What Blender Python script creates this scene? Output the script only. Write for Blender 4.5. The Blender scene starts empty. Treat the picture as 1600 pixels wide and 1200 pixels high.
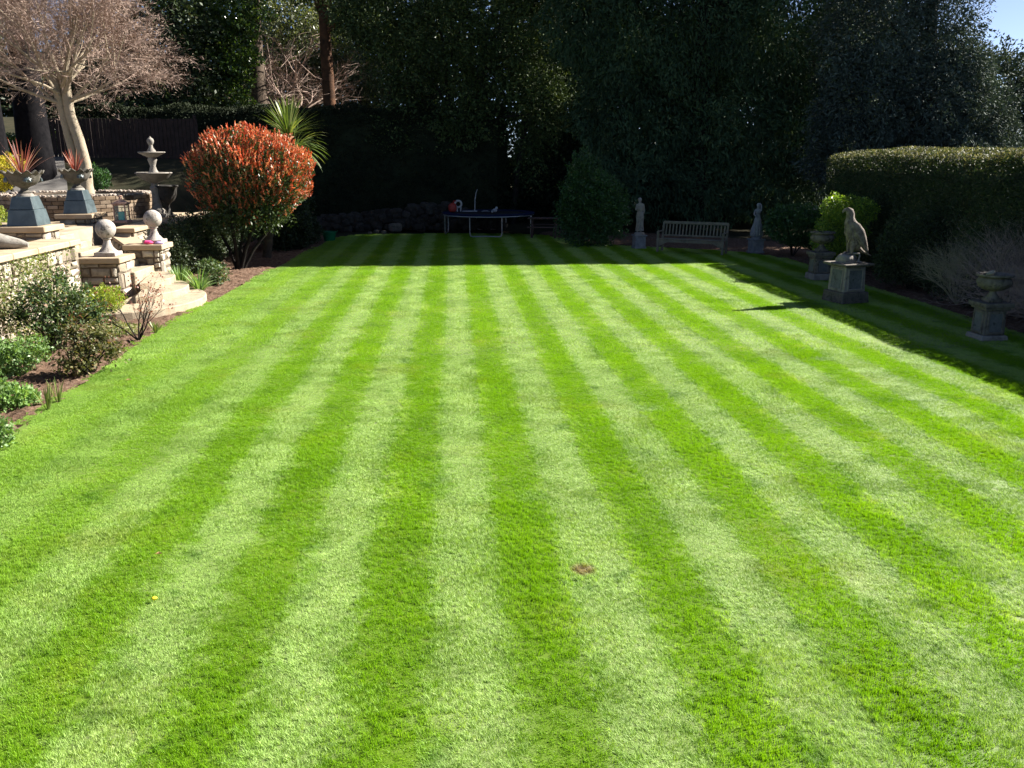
import bpy, bmesh, math, random
import numpy as np
from mathutils import Vector, Matrix, Quaternion, noise
R = math.radians
PI = math.pi
sc = bpy.context.scene
C = sc.collection
rnd = random.Random(7)
rng = np.random.default_rng(11)

# ------------------------------------------------------------------ camera
F_PX = 1341.0
CAM_H = 3.0
TH = math.atan(354 / F_PX)
PSI = math.atan(93 / (F_PX / math.cos(TH)))
FW = Vector((math.sin(PSI) * math.cos(TH), math.cos(PSI) * math.cos(TH), -math.sin(TH)))
RT = Vector((math.cos(PSI), -math.sin(PSI), 0))
UP = RT.cross(FW)
cam_d = bpy.data.cameras.new('camera')
cam = bpy.data.objects.new('camera', cam_d)
C.objects.link(cam)
cam.location = (0, 0, CAM_H)
cam.rotation_euler = Matrix((RT, UP, -FW)).transposed().to_euler()
cam_d.sensor_width = 36
cam_d.lens = 36 * F_PX / 1600
cam_d.clip_end = 500
sc.camera = cam


def P(x, y, z=0.0):
    """ground point (at height z) seen at photo pixel x,y"""
    d = FW + RT * ((x - 800) / F_PX) + UP * ((600 - y) / F_PX)
    t = (z - CAM_H) / d.z
    return Vector((d.x * t, d.y * t, z))


def Q(x, y, Y):
    """point at distance Y seen at photo pixel x,y"""
    d = FW + RT * ((x - 800) / F_PX) + UP * ((600 - y) / F_PX)
    t = Y / d.y
    return Vector((d.x * t, Y, CAM_H + d.z * t))


# ------------------------------------------------------------------ light
SUN_AZ, SUN_EL = R(69), R(35)
SUN = Vector((math.sin(SUN_AZ) * math.cos(SUN_EL), math.cos(SUN_AZ) * math.cos(SUN_EL), math.sin(SUN_EL)))
w = bpy.data.worlds.new('World')
sc.world = w
w.use_nodes = True
nt = w.node_tree
sky = nt.nodes.new('ShaderNodeTexSky')
sky.sky_type = 'NISHITA'
sky.sun_disc = False
sky.sun_elevation = SUN_EL
sky.sun_rotation = SUN_AZ
sky.air_density = 0.5
sky.dust_density = 3.0
sky.altitude = 2500
nt.links.new(sky.outputs[0], nt.nodes['Background'].inputs[0])
nt.nodes['Background'].inputs[1].default_value = 0.05
sl = bpy.data.lights.new('sun', 'SUN')
sl.energy = 5.0
sl.angle = R(0.5)
sl.color = (1.0, 0.95, 0.86)
so = bpy.data.objects.new('sun', sl)
C.objects.link(so)
so.rotation_euler = SUN.to_track_quat('Z', 'Y').to_euler()
so.location = (20, 10, 30)
sc.view_settings.view_transform = 'Standard'
sc.view_settings.look = 'None'
sc.view_settings.exposure = 1.95
sc.view_settings.gamma = 1.0
sc.cycles.max_bounces = 6
sc.cycles.diffuse_bounces = 3
sc.cycles.glossy_bounces = 2
sc.cycles.transmission_bounces = 4
sc.cycles.transparent_max_bounces = 6
sc.cycles.use_adaptive_sampling = True

# ------------------------------------------------------------------ materials
def new_mat(name):
    m = bpy.data.materials.new(name)
    m.use_nodes = True
    t = m.node_tree
    for n in list(t.nodes):
        t.nodes.remove(n)
    return m, t


def nd(t, typ, **kw):
    n = t.nodes.new(typ)
    for k, v in kw.items():
        if k.startswith('i_'):
            n.inputs[k[2:].replace('_', ' ')].default_value = v
        else:
            setattr(n, k, v)
    return n


def ramp(t, fac, stops):
    r = t.nodes.new('ShaderNodeValToRGB')
    e = r.color_ramp.elements
    while len(e) < len(stops):
        e.new(0.5)
    for el, (p, c) in zip(e, stops):
        el.position = p
        el.color = (c[0], c[1], c[2], 1)
    t.links.new(fac, r.inputs[0])
    return r.outputs[0]


def noise_tex(t, scale, detail=4, rough=0.6, coord=None, dist=0.0):
    n = t.nodes.new('ShaderNodeTexNoise')
    n.inputs['Scale'].default_value = scale
    n.inputs['Detail'].default_value = detail
    n.inputs['Roughness'].default_value = rough
    n.inputs['Distortion'].default_value = dist
    if coord is not None:
        t.links.new(coord, n.inputs['Vector'])
    return n.outputs['Fac']


def mixc(t, fac, a, b, mode='MIX'):
    n = t.nodes.new('ShaderNodeMix')
    n.data_type = 'RGBA'
    n.blend_type = mode
    for s, v in ((0, fac), (6, a), (7, b)):
        if isinstance(v, (int, float)):
            n.inputs[s].default_value = v
        elif isinstance(v, tuple):
            n.inputs[s].default_value = (v[0], v[1], v[2], 1)
        else:
            t.links.new(v, n.inputs[s])
    return n.outputs[2]


def surf_mat(name, c1, c2, scale=3.0, rough=0.85, bump=0.3, bscale=40, c3=None, metal=0, spec=0.3, attr=False, spots=None):
    """mottled surface; attr=True multiplies in the per-face value 'v'"""
    m, t = new_mat(name)
    g = nd(t, 'ShaderNodeNewGeometry').outputs['Position']
    n1 = noise_tex(t, scale, 6, 0.65, g, 0.4)
    stops = [(0.3, c1), (0.68, c2)] if c3 is None else [(0.28, c1), (0.5, c2), (0.72, c3)]
    col = ramp(t, n1, stops)
    if attr:
        a = nd(t, 'ShaderNodeAttribute', attribute_name='v').outputs['Fac']
        col = mixc(t, 1.0, col, ramp(t, a, [(0, (0.45, 0.41, 0.36)), (0.3, (0.8, 0.74, 0.64)), (0.65, (0.98, 0.97, 0.93)), (1, (1.2, 1.18, 1.12))]), 'MULTIPLY')
    if spots is not None:
        n3 = noise_tex(t, spots[1], 5, 0.7, g, 0.8)
        col = mixc(t, ramp(t, n3, [(spots[2], (0, 0, 0)), (spots[2] + 0.1, (1, 1, 1))]), col, spots[0])
    b = nd(t, 'ShaderNodeBsdfPrincipled')
    b.inputs['Roughness'].default_value = rough
    b.inputs['Metallic'].default_value = metal
    b.inputs['Specular IOR Level'].default_value = spec
    t.links.new(col, b.inputs['Base Color'])
    if bump:
        n2 = noise_tex(t, bscale, 6, 0.7, g)
        bp = nd(t, 'ShaderNodeBump')
        bp.inputs['Strength'].default_value = bump
        bp.inputs['Distance'].default_value = 0.02
        t.links.new(n2, bp.inputs['Height'])
        t.links.new(bp.outputs[0], b.inputs['Normal'])
    o = nd(t, 'ShaderNodeOutputMaterial')
    t.links.new(b.outputs[0], o.inputs[0])
    return m


def leaf_mat(name, stops, k_=1.0, trans=0.3, rough=0.45, spec=0.4, nscale=0.8, tint=(0.75, 1.2), tcol=(1.3, 1.35, 0.5)):
    m, t = new_mat(name)
    stops = [(p_, tuple(c * k_ for c in cc)) for p_, cc in stops]
    a = nd(t, 'ShaderNodeAttribute', attribute_name='v').outputs['Fac']
    col = ramp(t, a, stops)
    g = nd(t, 'ShaderNodeNewGeometry').outputs['Position']
    n1 = noise_tex(t, nscale, 3, 0.6, g)
    k0, k1 = tint
    col = mixc(t, 1.0, col, ramp(t, n1, [(0.3, (k0, k0, k0)), (0.7, (k1, k1, k1 * 0.9))]), 'MULTIPLY')
    b = nd(t, 'ShaderNodeBsdfPrincipled')
    b.inputs['Roughness'].default_value = rough
    b.inputs['Specular IOR Level'].default_value = spec
    t.links.new(col, b.inputs['Base Color'])
    tr = nd(t, 'ShaderNodeBsdfTranslucent')
    t.links.new(mixc(t, 1.0, col, tcol, 'MULTIPLY'), tr.inputs[0])
    mx = nd(t, 'ShaderNodeMixShader')
    mx.inputs[0].default_value = trans
    t.links.new(b.outputs[0], mx.inputs[1])
    t.links.new(tr.outputs[0], mx.inputs[2])
    o = nd(t, 'ShaderNodeOutputMaterial')
    t.links.new(mx.outputs[0], o.inputs[0])
    return m


M = {}
M['stone'] = surf_mat('limestone', (0.24, 0.205, 0.165), (0.46, 0.415, 0.36), 5, 0.9, 0.7, 45, attr=True, spots=((0.17, 0.14, 0.10), 6, 0.57))
M['mortar'] = surf_mat('mortar', (0.07, 0.052, 0.038), (0.16, 0.125, 0.095), 6, 0.95, 0.4, 60)
M['coping'] = surf_mat('sandstone_slab', (0.270, 0.188, 0.112), (0.375, 0.285, 0.188), 2.5, 0.85, 0.3, 40, c3=(0.315, 0.247, 0.180))
M['paving'] = surf_mat('patio_paving', (0.266, 0.203, 0.140), (0.364, 0.294, 0.217), 1.2, 0.85, 0.2, 30)
M['step'] = surf_mat('worn_step_stone', (0.19, 0.145, 0.10), (0.34, 0.28, 0.20), 3, 0.85, 0.5, 35, c3=(0.28, 0.20, 0.12), spots=((0.16, 0.11, 0.06), 4, 0.6))
M['cast'] = surf_mat('weathered_cast_stone', (0.121, 0.105, 0.088), (0.231, 0.209, 0.182), 7, 0.9, 0.5, 60, c3=(0.275, 0.259, 0.231), spots=((0.050, 0.047, 0.039), 9, 0.6))
M['castdark'] = surf_mat('dark_mossy_stone', (0.050, 0.045, 0.035), (0.100, 0.090, 0.075), 7, 0.9, 0.5, 60, c3=(0.140, 0.125, 0.100), spots=((0.030, 0.035, 0.015), 6, 0.55))
M['grey'] = surf_mat('grey_stone', (0.135, 0.142, 0.155), (0.230, 0.236, 0.250), 7, 0.9, 0.4, 60, spots=((0.068, 0.068, 0.061), 6, 0.6))
M['obelisk'] = surf_mat('teal_glazed_stone', (0.03, 0.045, 0.05), (0.075, 0.10, 0.11), 4, 0.35, 0.25, 40, spec=0.6, spots=((0.22, 0.24, 0.22), 8, 0.7))
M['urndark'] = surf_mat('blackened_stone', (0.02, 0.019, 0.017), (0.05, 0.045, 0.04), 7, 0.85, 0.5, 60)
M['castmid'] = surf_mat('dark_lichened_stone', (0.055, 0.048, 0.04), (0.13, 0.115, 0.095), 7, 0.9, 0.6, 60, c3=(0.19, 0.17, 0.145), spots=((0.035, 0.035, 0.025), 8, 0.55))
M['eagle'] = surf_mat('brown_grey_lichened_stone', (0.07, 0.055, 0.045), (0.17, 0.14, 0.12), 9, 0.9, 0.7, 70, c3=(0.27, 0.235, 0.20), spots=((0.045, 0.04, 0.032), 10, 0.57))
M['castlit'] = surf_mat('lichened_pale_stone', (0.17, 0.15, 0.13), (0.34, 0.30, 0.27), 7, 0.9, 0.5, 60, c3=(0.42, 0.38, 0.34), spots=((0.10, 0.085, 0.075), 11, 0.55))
M['panel'] = surf_mat('recessed_grey_stone', (0.085, 0.09, 0.09), (0.15, 0.155, 0.155), 8, 0.9, 0.5, 60, spots=((0.05, 0.05, 0.045), 7, 0.58))
M['brick'] = surf_mat('tan_brick', (0.182, 0.133, 0.098), (0.294, 0.231, 0.175), 5, 0.9, 0.4, 50, attr=True)
M['soil'] = surf_mat('dark_soil', (0.055, 0.033, 0.022), (0.13, 0.08, 0.055), 14, 1.0, 1.0, 55, c3=(0.22, 0.155, 0.115), spec=0.1, spots=((0.30, 0.2, 0.11), 30, 0.7))
M['ground'] = surf_mat('woodland_ground', (0.018, 0.021, 0.011), (0.048, 0.042, 0.024), 1.2, 1.0, 0.4, 20, spec=0.1)
M['roadm'] = surf_mat('pale_drive', (0.110, 0.100, 0.090), (0.150, 0.140, 0.130), 2, 0.95, 0.2, 30)
M['bark'] = surf_mat('brown_bark', (0.042, 0.032, 0.025), (0.112, 0.084, 0.063), 6, 0.95, 0.8, 25, spec=0.1)
M['barkd'] = surf_mat('dark_bark', (0.012, 0.011, 0.010), (0.035, 0.03, 0.026), 6, 0.95, 0.8, 25, spec=0.1)
M['rockdark'] = surf_mat('dark_rock', (0.02, 0.018, 0.015), (0.05, 0.046, 0.04), 6, 0.95, 0.6, 30, attr=True)  # darker rock tone, varied per stone
M['barkx'] = surf_mat('shade_black_bark', (0.004, 0.004, 0.005), (0.012, 0.011, 0.012), 6, 0.95, 0.8, 25, spec=0.05)  # shade on the left trunks put into a near-black bark colour
M['barko'] = surf_mat('orange_lit_bark', (0.03, 0.02, 0.015), (0.13, 0.065, 0.036), 2.2, 0.95, 0.8, 20, spec=0.1)  # orange sunlight on the pine trunk put into the bark colour
M['barkp'] = surf_mat('pale_maple_bark', (0.182, 0.140, 0.098), (0.322, 0.266, 0.196), 5, 0.9, 0.5, 30, c3=(0.252, 0.217, 0.140), spec=0.2)
M['twig'] = surf_mat('pinkish_twigs', (0.22, 0.15, 0.125), (0.38, 0.28, 0.22), 1.5, 0.8, 0)
M['wood'] = surf_mat('weathered_teak', (0.105, 0.097, 0.073), (0.194, 0.178, 0.138), 6, 0.9, 0.4, 70)
M['woodr'] = surf_mat('red_brown_timber', (0.060, 0.036, 0.030), (0.102, 0.066, 0.054), 6, 0.9, 0.4, 70)
M['fence'] = surf_mat('dark_fence_board', (0.016, 0.011, 0.010), (0.038, 0.026, 0.024), 5, 0.9, 0.3, 60)
M['steel'] = surf_mat('galvanised_steel', (0.35, 0.36, 0.38), (0.5, 0.51, 0.53), 9, 0.4, 0.1, 90, metal=0.8)
M['bluepad'] = surf_mat('dark_blue_vinyl', (0.006, 0.012, 0.04), (0.01, 0.02, 0.06), 6, 0.7, 0.05, 30, spec=0.1)
M['mat'] = surf_mat('black_mesh_mat', (0.01, 0.01, 0.012), (0.02, 0.02, 0.024), 6, 0.7, 0.0)
M['red'] = surf_mat('red_plastic', (0.25, 0.02, 0.012), (0.32, 0.03, 0.02), 6, 0.4, 0.0)
M['white'] = surf_mat('dull_white_plastic', (0.3, 0.3, 0.3), (0.42, 0.42, 0.42), 6, 0.5, 0.0)
M['green'] = surf_mat('green_plastic', (0.0, 0.11, 0.04), (0.005, 0.15, 0.06), 4, 0.45, 0.0)
M['pink'] = surf_mat('pink_rubber', (0.6, 0.03, 0.14), (0.75, 0.06, 0.22), 9, 0.6, 0.1)
M['lilac'] = surf_mat('lilac_rubber', (0.4, 0.3, 0.55), (0.5, 0.4, 0.65), 9, 0.6, 0.1)
M['copper'] = surf_mat('rusty_lantern_metal', (0.22, 0.12, 0.09), (0.45, 0.30, 0.24), 12, 0.7, 0.3, 60, metal=0.3)
M['pebble'] = surf_mat('white_pebbles', (0.280, 0.231, 0.210), (0.476, 0.420, 0.385), 12, 0.8, 0.3, 60, attr=True)
M['fabric'] = surf_mat('brown_striped_fabric', (0.20, 0.11, 0.09), (0.3, 0.18, 0.15), 6, 0.9, 0.2)
M['petal'] = surf_mat('dandelion_yellow', (0.8, 0.55, 0.02), (0.9, 0.7, 0.03), 20, 0.8, 0.0)
M['deadleaf'] = surf_mat('dead_leaf', (0.45, 0.28, 0.12), (0.6, 0.42, 0.22), 30, 0.8, 0.0)


def glass_mat():
    m, t = new_mat('aqua_lantern_glass')
    b = nd(t, 'ShaderNodeBsdfPrincipled')
    b.inputs['Base Color'].default_value = (0.8, 0.9, 0.88, 1)
    b.inputs['Roughness'].default_value = 0.05
    b.inputs['IOR'].default_value = 1.05
    b.inputs['Transmission Weight'].default_value = 0.92
    o = nd(t, 'ShaderNodeOutputMaterial')
    t.links.new(b.outputs[0], o.inputs[0])
    return m


M['glass'] = glass_mat()
M['aqua'] = surf_mat('aqua_wax', (0.10, 0.42, 0.38), (0.16, 0.52, 0.46), 6, 0.5, 0.0)
# foliage
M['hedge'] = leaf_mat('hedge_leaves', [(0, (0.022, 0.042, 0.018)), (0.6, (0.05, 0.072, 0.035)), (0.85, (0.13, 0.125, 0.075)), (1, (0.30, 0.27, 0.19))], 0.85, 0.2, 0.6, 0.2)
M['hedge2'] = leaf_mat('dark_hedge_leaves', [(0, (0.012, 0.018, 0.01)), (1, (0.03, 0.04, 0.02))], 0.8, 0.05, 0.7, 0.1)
M['cypress'] = leaf_mat('cypress_sprays', [(0, (0.016, 0.034, 0.02)), (0.6, (0.036, 0.062, 0.034)), (1, (0.07, 0.095, 0.045))], 1.4, 0.08, 0.7, 0.1, 0.5, (0.6, 1.35))
M['bluecon'] = leaf_mat('bluish_conifer_sprays', [(0, (0.025, 0.04, 0.035)), (0.6, (0.06, 0.08, 0.075)), (1, (0.12, 0.15, 0.13))], 1.05, 0.06, 0.75, 0.08, 0.5, (0.6, 1.4))
M['holm'] = leaf_mat('evergreen_oak_leaves', [(0, (0.02, 0.032, 0.014)), (0.7, (0.05, 0.075, 0.028)), (1, (0.14, 0.16, 0.06))], 1.2, 0.12, 0.6, 0.12, 0.5, (0.6, 1.4))
M['ivy'] = leaf_mat('ivy_leaves', [(0, (0.03, 0.06, 0.015)), (0.7, (0.08, 0.14, 0.035)), (1, (0.22, 0.26, 0.05))], 0.9, 0.3, 0.3, 0.5)
M['under'] = leaf_mat('sunlit_understorey', [(0, (0.05, 0.07, 0.03)), (0.6, (0.12, 0.14, 0.06)), (1, (0.22, 0.20, 0.12))], 0.8, 0.3, 0.4, 0.5)
M['photg'] = leaf_mat('glossy_green_leaves', [(0, (0.03, 0.055, 0.02)), (0.7, (0.07, 0.11, 0.035)), (1, (0.14, 0.17, 0.06))], 0.75, 0.2, 0.4, 0.35)
M['photr'] = leaf_mat('red_young_leaves', [(0, (0.28, 0.055, 0.03)), (0.35, (0.54, 0.12, 0.06)), (0.7, (0.68, 0.27, 0.15)), (1, (0.52, 0.42, 0.24))], 0.95, 0.3, 0.45, 0.3, tcol=(1.3, 0.8, 0.5))
M['cord'] = leaf_mat('sword_leaves', [(0, (0.07, 0.12, 0.03)), (0.6, (0.16, 0.22, 0.06)), (1, (0.35, 0.37, 0.15))], 0.8, 0.25, 0.4, 0.4)
M['redsword'] = leaf_mat('red_sword_leaves', [(0, (0.22, 0.05, 0.035)), (0.5, (0.40, 0.13, 0.09)), (1, (0.5, 0.3, 0.22))], 0.8, 0.3, 0.4, 0.4, tcol=(1.3, 0.7, 0.5))
M['rose'] = leaf_mat('rose_leaves', [(0, (0.04, 0.08, 0.03)), (0.6, (0.09, 0.14, 0.06)), (0.85, (0.18, 0.2, 0.1)), (1, (0.32, 0.15, 0.09))], 0.9, 0.25, 0.45, 0.3)
M['brownleaf'] = leaf_mat('brown_green_leaves', [(0, (0.07, 0.08, 0.03)), (0.5, (0.16, 0.17, 0.07)), (0.8, (0.25, 0.2, 0.1)), (1, (0.35, 0.17, 0.1))], 0.9, 0.25, 0.5, 0.25)
M['light'] = leaf_mat('light_green_leaves', [(0, (0.10, 0.20, 0.05)), (0.6, (0.20, 0.34, 0.11)), (1, (0.36, 0.48, 0.24))], 0.75, 0.3, 0.45, 0.4)
M['lime'] = leaf_mat('lime_leaves', [(0, (0.14, 0.20, 0.03)), (0.6, (0.30, 0.38, 0.06)), (1, (0.5, 0.5, 0.12))], 0.85, 0.35, 0.5, 0.3)
M['gold'] = leaf_mat('golden_privet_leaves', [(0, (0.06, 0.12, 0.02)), (0.6, (0.18, 0.29, 0.04)), (1, (0.5, 0.55, 0.07))], 1.0, 0.35, 0.4, 0.4)
M['dkshrub'] = leaf_mat('dark_shrub_leaves', [(0, (0.025, 0.04, 0.02)), (0.7, (0.05, 0.075, 0.035)), (1, (0.10, 0.09, 0.06))], 0.85, 0.12, 0.5, 0.2)
M['mdshrub'] = leaf_mat('mid_green_shrub_leaves', [(0, (0.025, 0.07, 0.02)), (0.7, (0.05, 0.12, 0.035)), (1, (0.09, 0.17, 0.05))], 0.85, 0.2, 0.4, 0.4)
M['yellow'] = leaf_mat('yellow_blossom', [(0, (0.5, 0.42, 0.03)), (1, (0.8, 0.7, 0.08))], 0.7, 0.3, 0.6, 0.2)
M['climber'] = leaf_mat('wall_climber_leaves', [(0, (0.12, 0.18, 0.05)), (0.6, (0.28, 0.32, 0.14)), (0.85, (0.42, 0.42, 0.25)), (1, (0.45, 0.2, 0.12))], 0.8, 0.3, 0.4, 0.4)
M['redleaf'] = leaf_mat('rose_shoot_leaves', [(0, (0.3, 0.1, 0.07)), (0.7, (0.45, 0.2, 0.16)), (1, (0.5, 0.35, 0.25))], 0.8, 0.3, 0.4, 0.4, tcol=(1.3, 0.8, 0.6))
M['purple'] = surf_mat('purple_brown_twigs', (0.20, 0.15, 0.13), (0.38, 0.29, 0.26), 1.5, 0.8, 0)
M['olive'] = surf_mat('olive_twigs', (0.17, 0.16, 0.10), (0.32, 0.29, 0.19), 1.5, 0.8, 0)


# ------------------------------------------------------------------ mesh builder
class MB:
    def __init__(s):
        s.v, s.f, s.m, s.val, s.sm = [], [], [], [], []
        s.c_m, s.c_v, s.c_s = 0, 0.5, False

    def mat(s, m=0, v=None, smooth=None):
        s.c_m = m
        if v is not None:
            s.c_v = v
        if smooth is not None:
            s.c_s = smooth
        return s

    def face(s, idx):
        s.f.append(idx); s.m.append(s.c_m); s.val.append(s.c_v); s.sm.append(s.c_s)

    def add(s, vs, fs):
        o = len(s.v)
        s.v.extend([tuple(x) for x in vs])
        for f in fs:
            s.face([o + i for i in f])

    def box(s, c, size, bev=0.0, rz=0.0, taper=1.0, taper_y=None, rot=None):
        hx, hy, hz = size[0] / 2, size[1] / 2, size[2] / 2
        if taper_y is None:
            taper_y = taper
        b = min(bev, hx * 0.45, hy * 0.45, hz * 0.45)
        mt = rot if rot is not None else Matrix.Rotation(rz, 3, 'Z')
        c = Vector(c)
        bm = bmesh.new()
        bmesh.ops.create_cube(bm, size=2)
        for v in bm.verts:
            tx, ty = (taper, taper_y) if v.co.z > 0 else (1, 1)
            v.co = Vector((v.co.x * hx * tx, v.co.y * hy * ty, v.co.z * hz))
        if b > 0:
            bmesh.ops.bevel(bm, geom=list(bm.edges), offset=b, segments=1, affect='EDGES', profile=0.5)
        vs = [mt @ v.co + c for v in bm.verts]
        bm.verts.index_update()
        s.add(vs, [[v.index for v in f.verts] for f in bm.faces])
        bm.free()
        return s

    def prism(s, poly, z0, z1, bev=0.0):
        n = len(poly)
        cx = sum(p[0] for p in poly) / n; cy = sum(p[1] for p in poly) / n
        rings = [(1, z0), (1, z1)] if bev <= 0 else [(1, z0), (1, z1 - bev), (None, z1)]
        vs, fs = [], []
        for k, (sc_, z) in enumerate(rings):
            for p in poly:
                if sc_ is None:
                    d = Vector((p[0] - cx, p[1] - cy)); l = d.length
                    d = d * ((l - bev) / l)
                    vs.append((cx + d.x, cy + d.y, z))
                else:
                    vs.append((p[0], p[1], z))
        for k in range(len(rings) - 1):
            for i in range(n):
                j = (i + 1) % n
                fs.append([k * n + i, k * n + j, (k + 1) * n + j, (k + 1) * n + i])
        fs.append([(len(rings) - 1) * n + i for i in range(n)])
        fs.append(list(reversed(range(n))))
        s.add(vs, fs)
        return s

    def lathe(s, prof, seg=24, c=(0, 0, 0), ripple=None, cap=True):
        """prof: (r,z); ripple(k, ang, r, z)->(r,z)"""
        vs, fs = [], []
        for k, (r, z) in enumerate(prof):
            for i in range(seg):
                a = 2 * PI * i / seg
                rr, zz = (r, z) if ripple is None else ripple(k, a, r, z)
                vs.append((c[0] + rr * math.cos(a), c[1] + rr * math.sin(a), c[2] + zz))
        for k in range(len(prof) - 1):
            for i in range(seg):
                j = (i + 1) % seg
                fs.append([k * seg + i, k * seg + j, (k + 1) * seg + j, (k + 1) * seg + i])
        if cap:
            fs.append(list(reversed(range(seg))))
            fs.append([(len(prof) - 1) * seg + i for i in range(seg)])
        s.add(vs, fs)
        return s

    def loft(s, secs, seg=10, cap=True):
        """secs: (centre, rx, ry[, side vector]); rings across the path"""
        vs, fs = [], []
        n = len(secs)
        for k, q in enumerate(secs):
            c = Vector(q[0])
            a = Vector(secs[max(k - 1, 0)][0]); b = Vector(secs[min(k + 1, n - 1)][0])
            tdir = (b - a)
            tdir = tdir.normalized() if tdir.length > 1e-6 else Vector((0, 0, 1))
            side = Vector(q[3]) if len(q) > 3 else (Vector((0, 1, 0)) if abs(tdir.y) < 0.9 else Vector((1, 0, 0)))
            side = (side - tdir * side.dot(tdir)).normalized()
            up = tdir.cross(side)
            for i in range(seg):
                an = 2 * PI * i / seg
                vs.append(c + side * (q[1] * math.cos(an)) + up * (q[2] * math.sin(an)))
        for k in range(n - 1):
            for i in range(seg):
                j = (i + 1) % seg
                fs.append([k * seg + i, k * seg + j, (k + 1) * seg + j, (k + 1) * seg + i])
        if cap:
            fs.append(list(reversed(range(seg))))
            fs.append([(n - 1) * seg + i for i in range(seg)])
        s.add(vs, fs)
        return s

    def tube(s, pts, radii, seg=6):
        if isinstance(radii, (int, float)):
            radii = [radii] * len(pts)
        return s.loft([(p, r, r) for p, r in zip(pts, radii)], seg)

    def ball(s, c, r, seg=16, sz=1.0):
        n = seg // 2
        prof = [(max(0.001, r * math.sin(PI * k / n)), -r * sz * math.cos(PI * k / n)) for k in range(n + 1)]
        return s.lathe(prof, seg, c)

    def build(s, name, mats, parent=None, loc=None, sharp=40):
        me = bpy.data.meshes.new(name)
        me.from_pydata(s.v, [], s.f)
        if not isinstance(mats, (list, tuple)):
            mats = [mats]
        for m in mats:
            me.materials.append(m)
        me.polygons.foreach_set('material_index', s.m)
        me.polygons.foreach_set('use_smooth', s.sm)
        a = me.attributes.new('v', 'FLOAT', 'FACE')
        a.data.foreach_set('value', s.val)
        me.update()
        if any(s.sm):
            me.set_sharp_from_angle(angle=R(sharp))
        o = bpy.data.objects.new(name, me)
        C.objects.link(o)
        if parent is not None:
            o.parent = parent
        if loc is not None:
            o.location = loc
        return o


def tag(o, label=None, cat=None, group=None, kind=None):
    if label: o['label'] = label
    if cat: o['category'] = cat
    if group: o['group'] = group
    if kind: o['kind'] = kind
    return o


def thing(name, label, cat, loc=(0, 0, 0), rz=0.0, group=None):
    o = bpy.data.objects.new(name, None)
    C.objects.link(o)
    o.location = loc
    o.rotation_euler = (0, 0, rz)
    o.empty_display_size = 0.2
    return tag(o, label, cat, group)


def np_obj(name, verts, quads, val, mat, parent=None, loc=None, mi=None, tris=False):
    """fast mesh object out of numpy arrays"""
    me = bpy.data.meshes.new(name)
    k = quads.shape[1]
    me.vertices.add(len(verts))
    me.vertices.foreach_set('co', np.ascontiguousarray(verts, dtype=np.float32).ravel())
    me.loops.add(quads.size)
    me.loops.foreach_set('vertex_index', np.ascontiguousarray(quads, dtype=np.int32).ravel())
    me.polygons.add(len(quads))
    me.polygons.foreach_set('loop_start', np.arange(0, quads.size, k, dtype=np.int32))
    me.polygons.foreach_set('loop_total', np.full(len(quads), k, dtype=np.int32))
    for m in (mat if isinstance(mat, (list, tuple)) else [mat]):
        me.materials.append(m)
    if mi is not None:
        me.polygons.foreach_set('material_index', mi.astype(np.int32))
    me.update(calc_edges=True)
    a = me.attributes.new('v', 'FLOAT', 'FACE')
    a.data.foreach_set('value', val.astype(np.float32))
    if name is None:
        return me
    o = bpy.data.objects.new(name, me)
    C.objects.link(o)
    if parent is not None:
        o.parent = parent
    if loc is not None:
        o.location = loc
    return o


def unit(a):
    return a / np.maximum(np.linalg.norm(a, axis=1, keepdims=True), 1e-9)


def leaf_quads(c, ax, L, W):
    """rhombic leaves at c along ax"""
    n = len(c)
    ax = unit(ax)
    r = rng.normal(size=(n, 3))
    sd = unit(np.cross(ax, r))
    L = np.asarray(L).reshape(-1, 1) * np.ones((n, 1)); W = np.asarray(W).reshape(-1, 1) * np.ones((n, 1))
    nrm = np.cross(ax, sd)
    v = np.stack([c - ax * L / 2, c + sd * W / 2 - ax * L * 0.05 + nrm * W * 0.15, c + ax * L / 2, c - sd * W / 2 - ax * L * 0.05 + nrm * W * 0.15], axis=1)
    q = np.arange(n * 4).reshape(n, 4)
    return v.reshape(-1, 3), q


def crown_points(blobs, n, shell=0.35, lump=0.18, inner=0.15, nz=1.3):
    """points (and outward normals) through the outer shell of a set of ellipsoids"""
    cs = np.array([b[0] for b in blobs], float); rs = np.array([b[1] for b in blobs], float)
    area = (rs[:, 0] * rs[:, 1] * rs[:, 2]) ** (2 / 3)
    k = rng.choice(len(blobs), size=int(n * 1.6), p=area / area.sum())
    d = unit(rng.normal(size=(len(k), 3)))
    ph = rng.uniform(0, 6, 3)
    bump = lump * (np.sin(d[:, 0] * 5 + k * 1.7 + ph[0]) * np.sin(d[:, 1] * 6 + k + ph[1]) + 0.6 * np.sin(d[:, 2] * 9 + d[:, 0] * 7 + ph[2]))
    t = 1 - shell * rng.uniform(0, 1, len(k)) ** 1.5
    deep = rng.uniform(0, 1, len(k)) < inner
    t = np.where(deep, rng.uniform(0.3, 0.8, len(k)), t) * (1 + bump)
    p = cs[k] + d * rs[k] * t[:, None]
    keep = np.ones(len(p), bool)
    for j in range(len(blobs)):
        e = np.linalg.norm((p - cs[j]) / rs[j], axis=1)
        keep &= (e > 0.55) | (k == j)
    p, d, k = p[keep][:n], d[keep][:n], k[keep][:n]
    return p, unit(d / rs[k])


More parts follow.
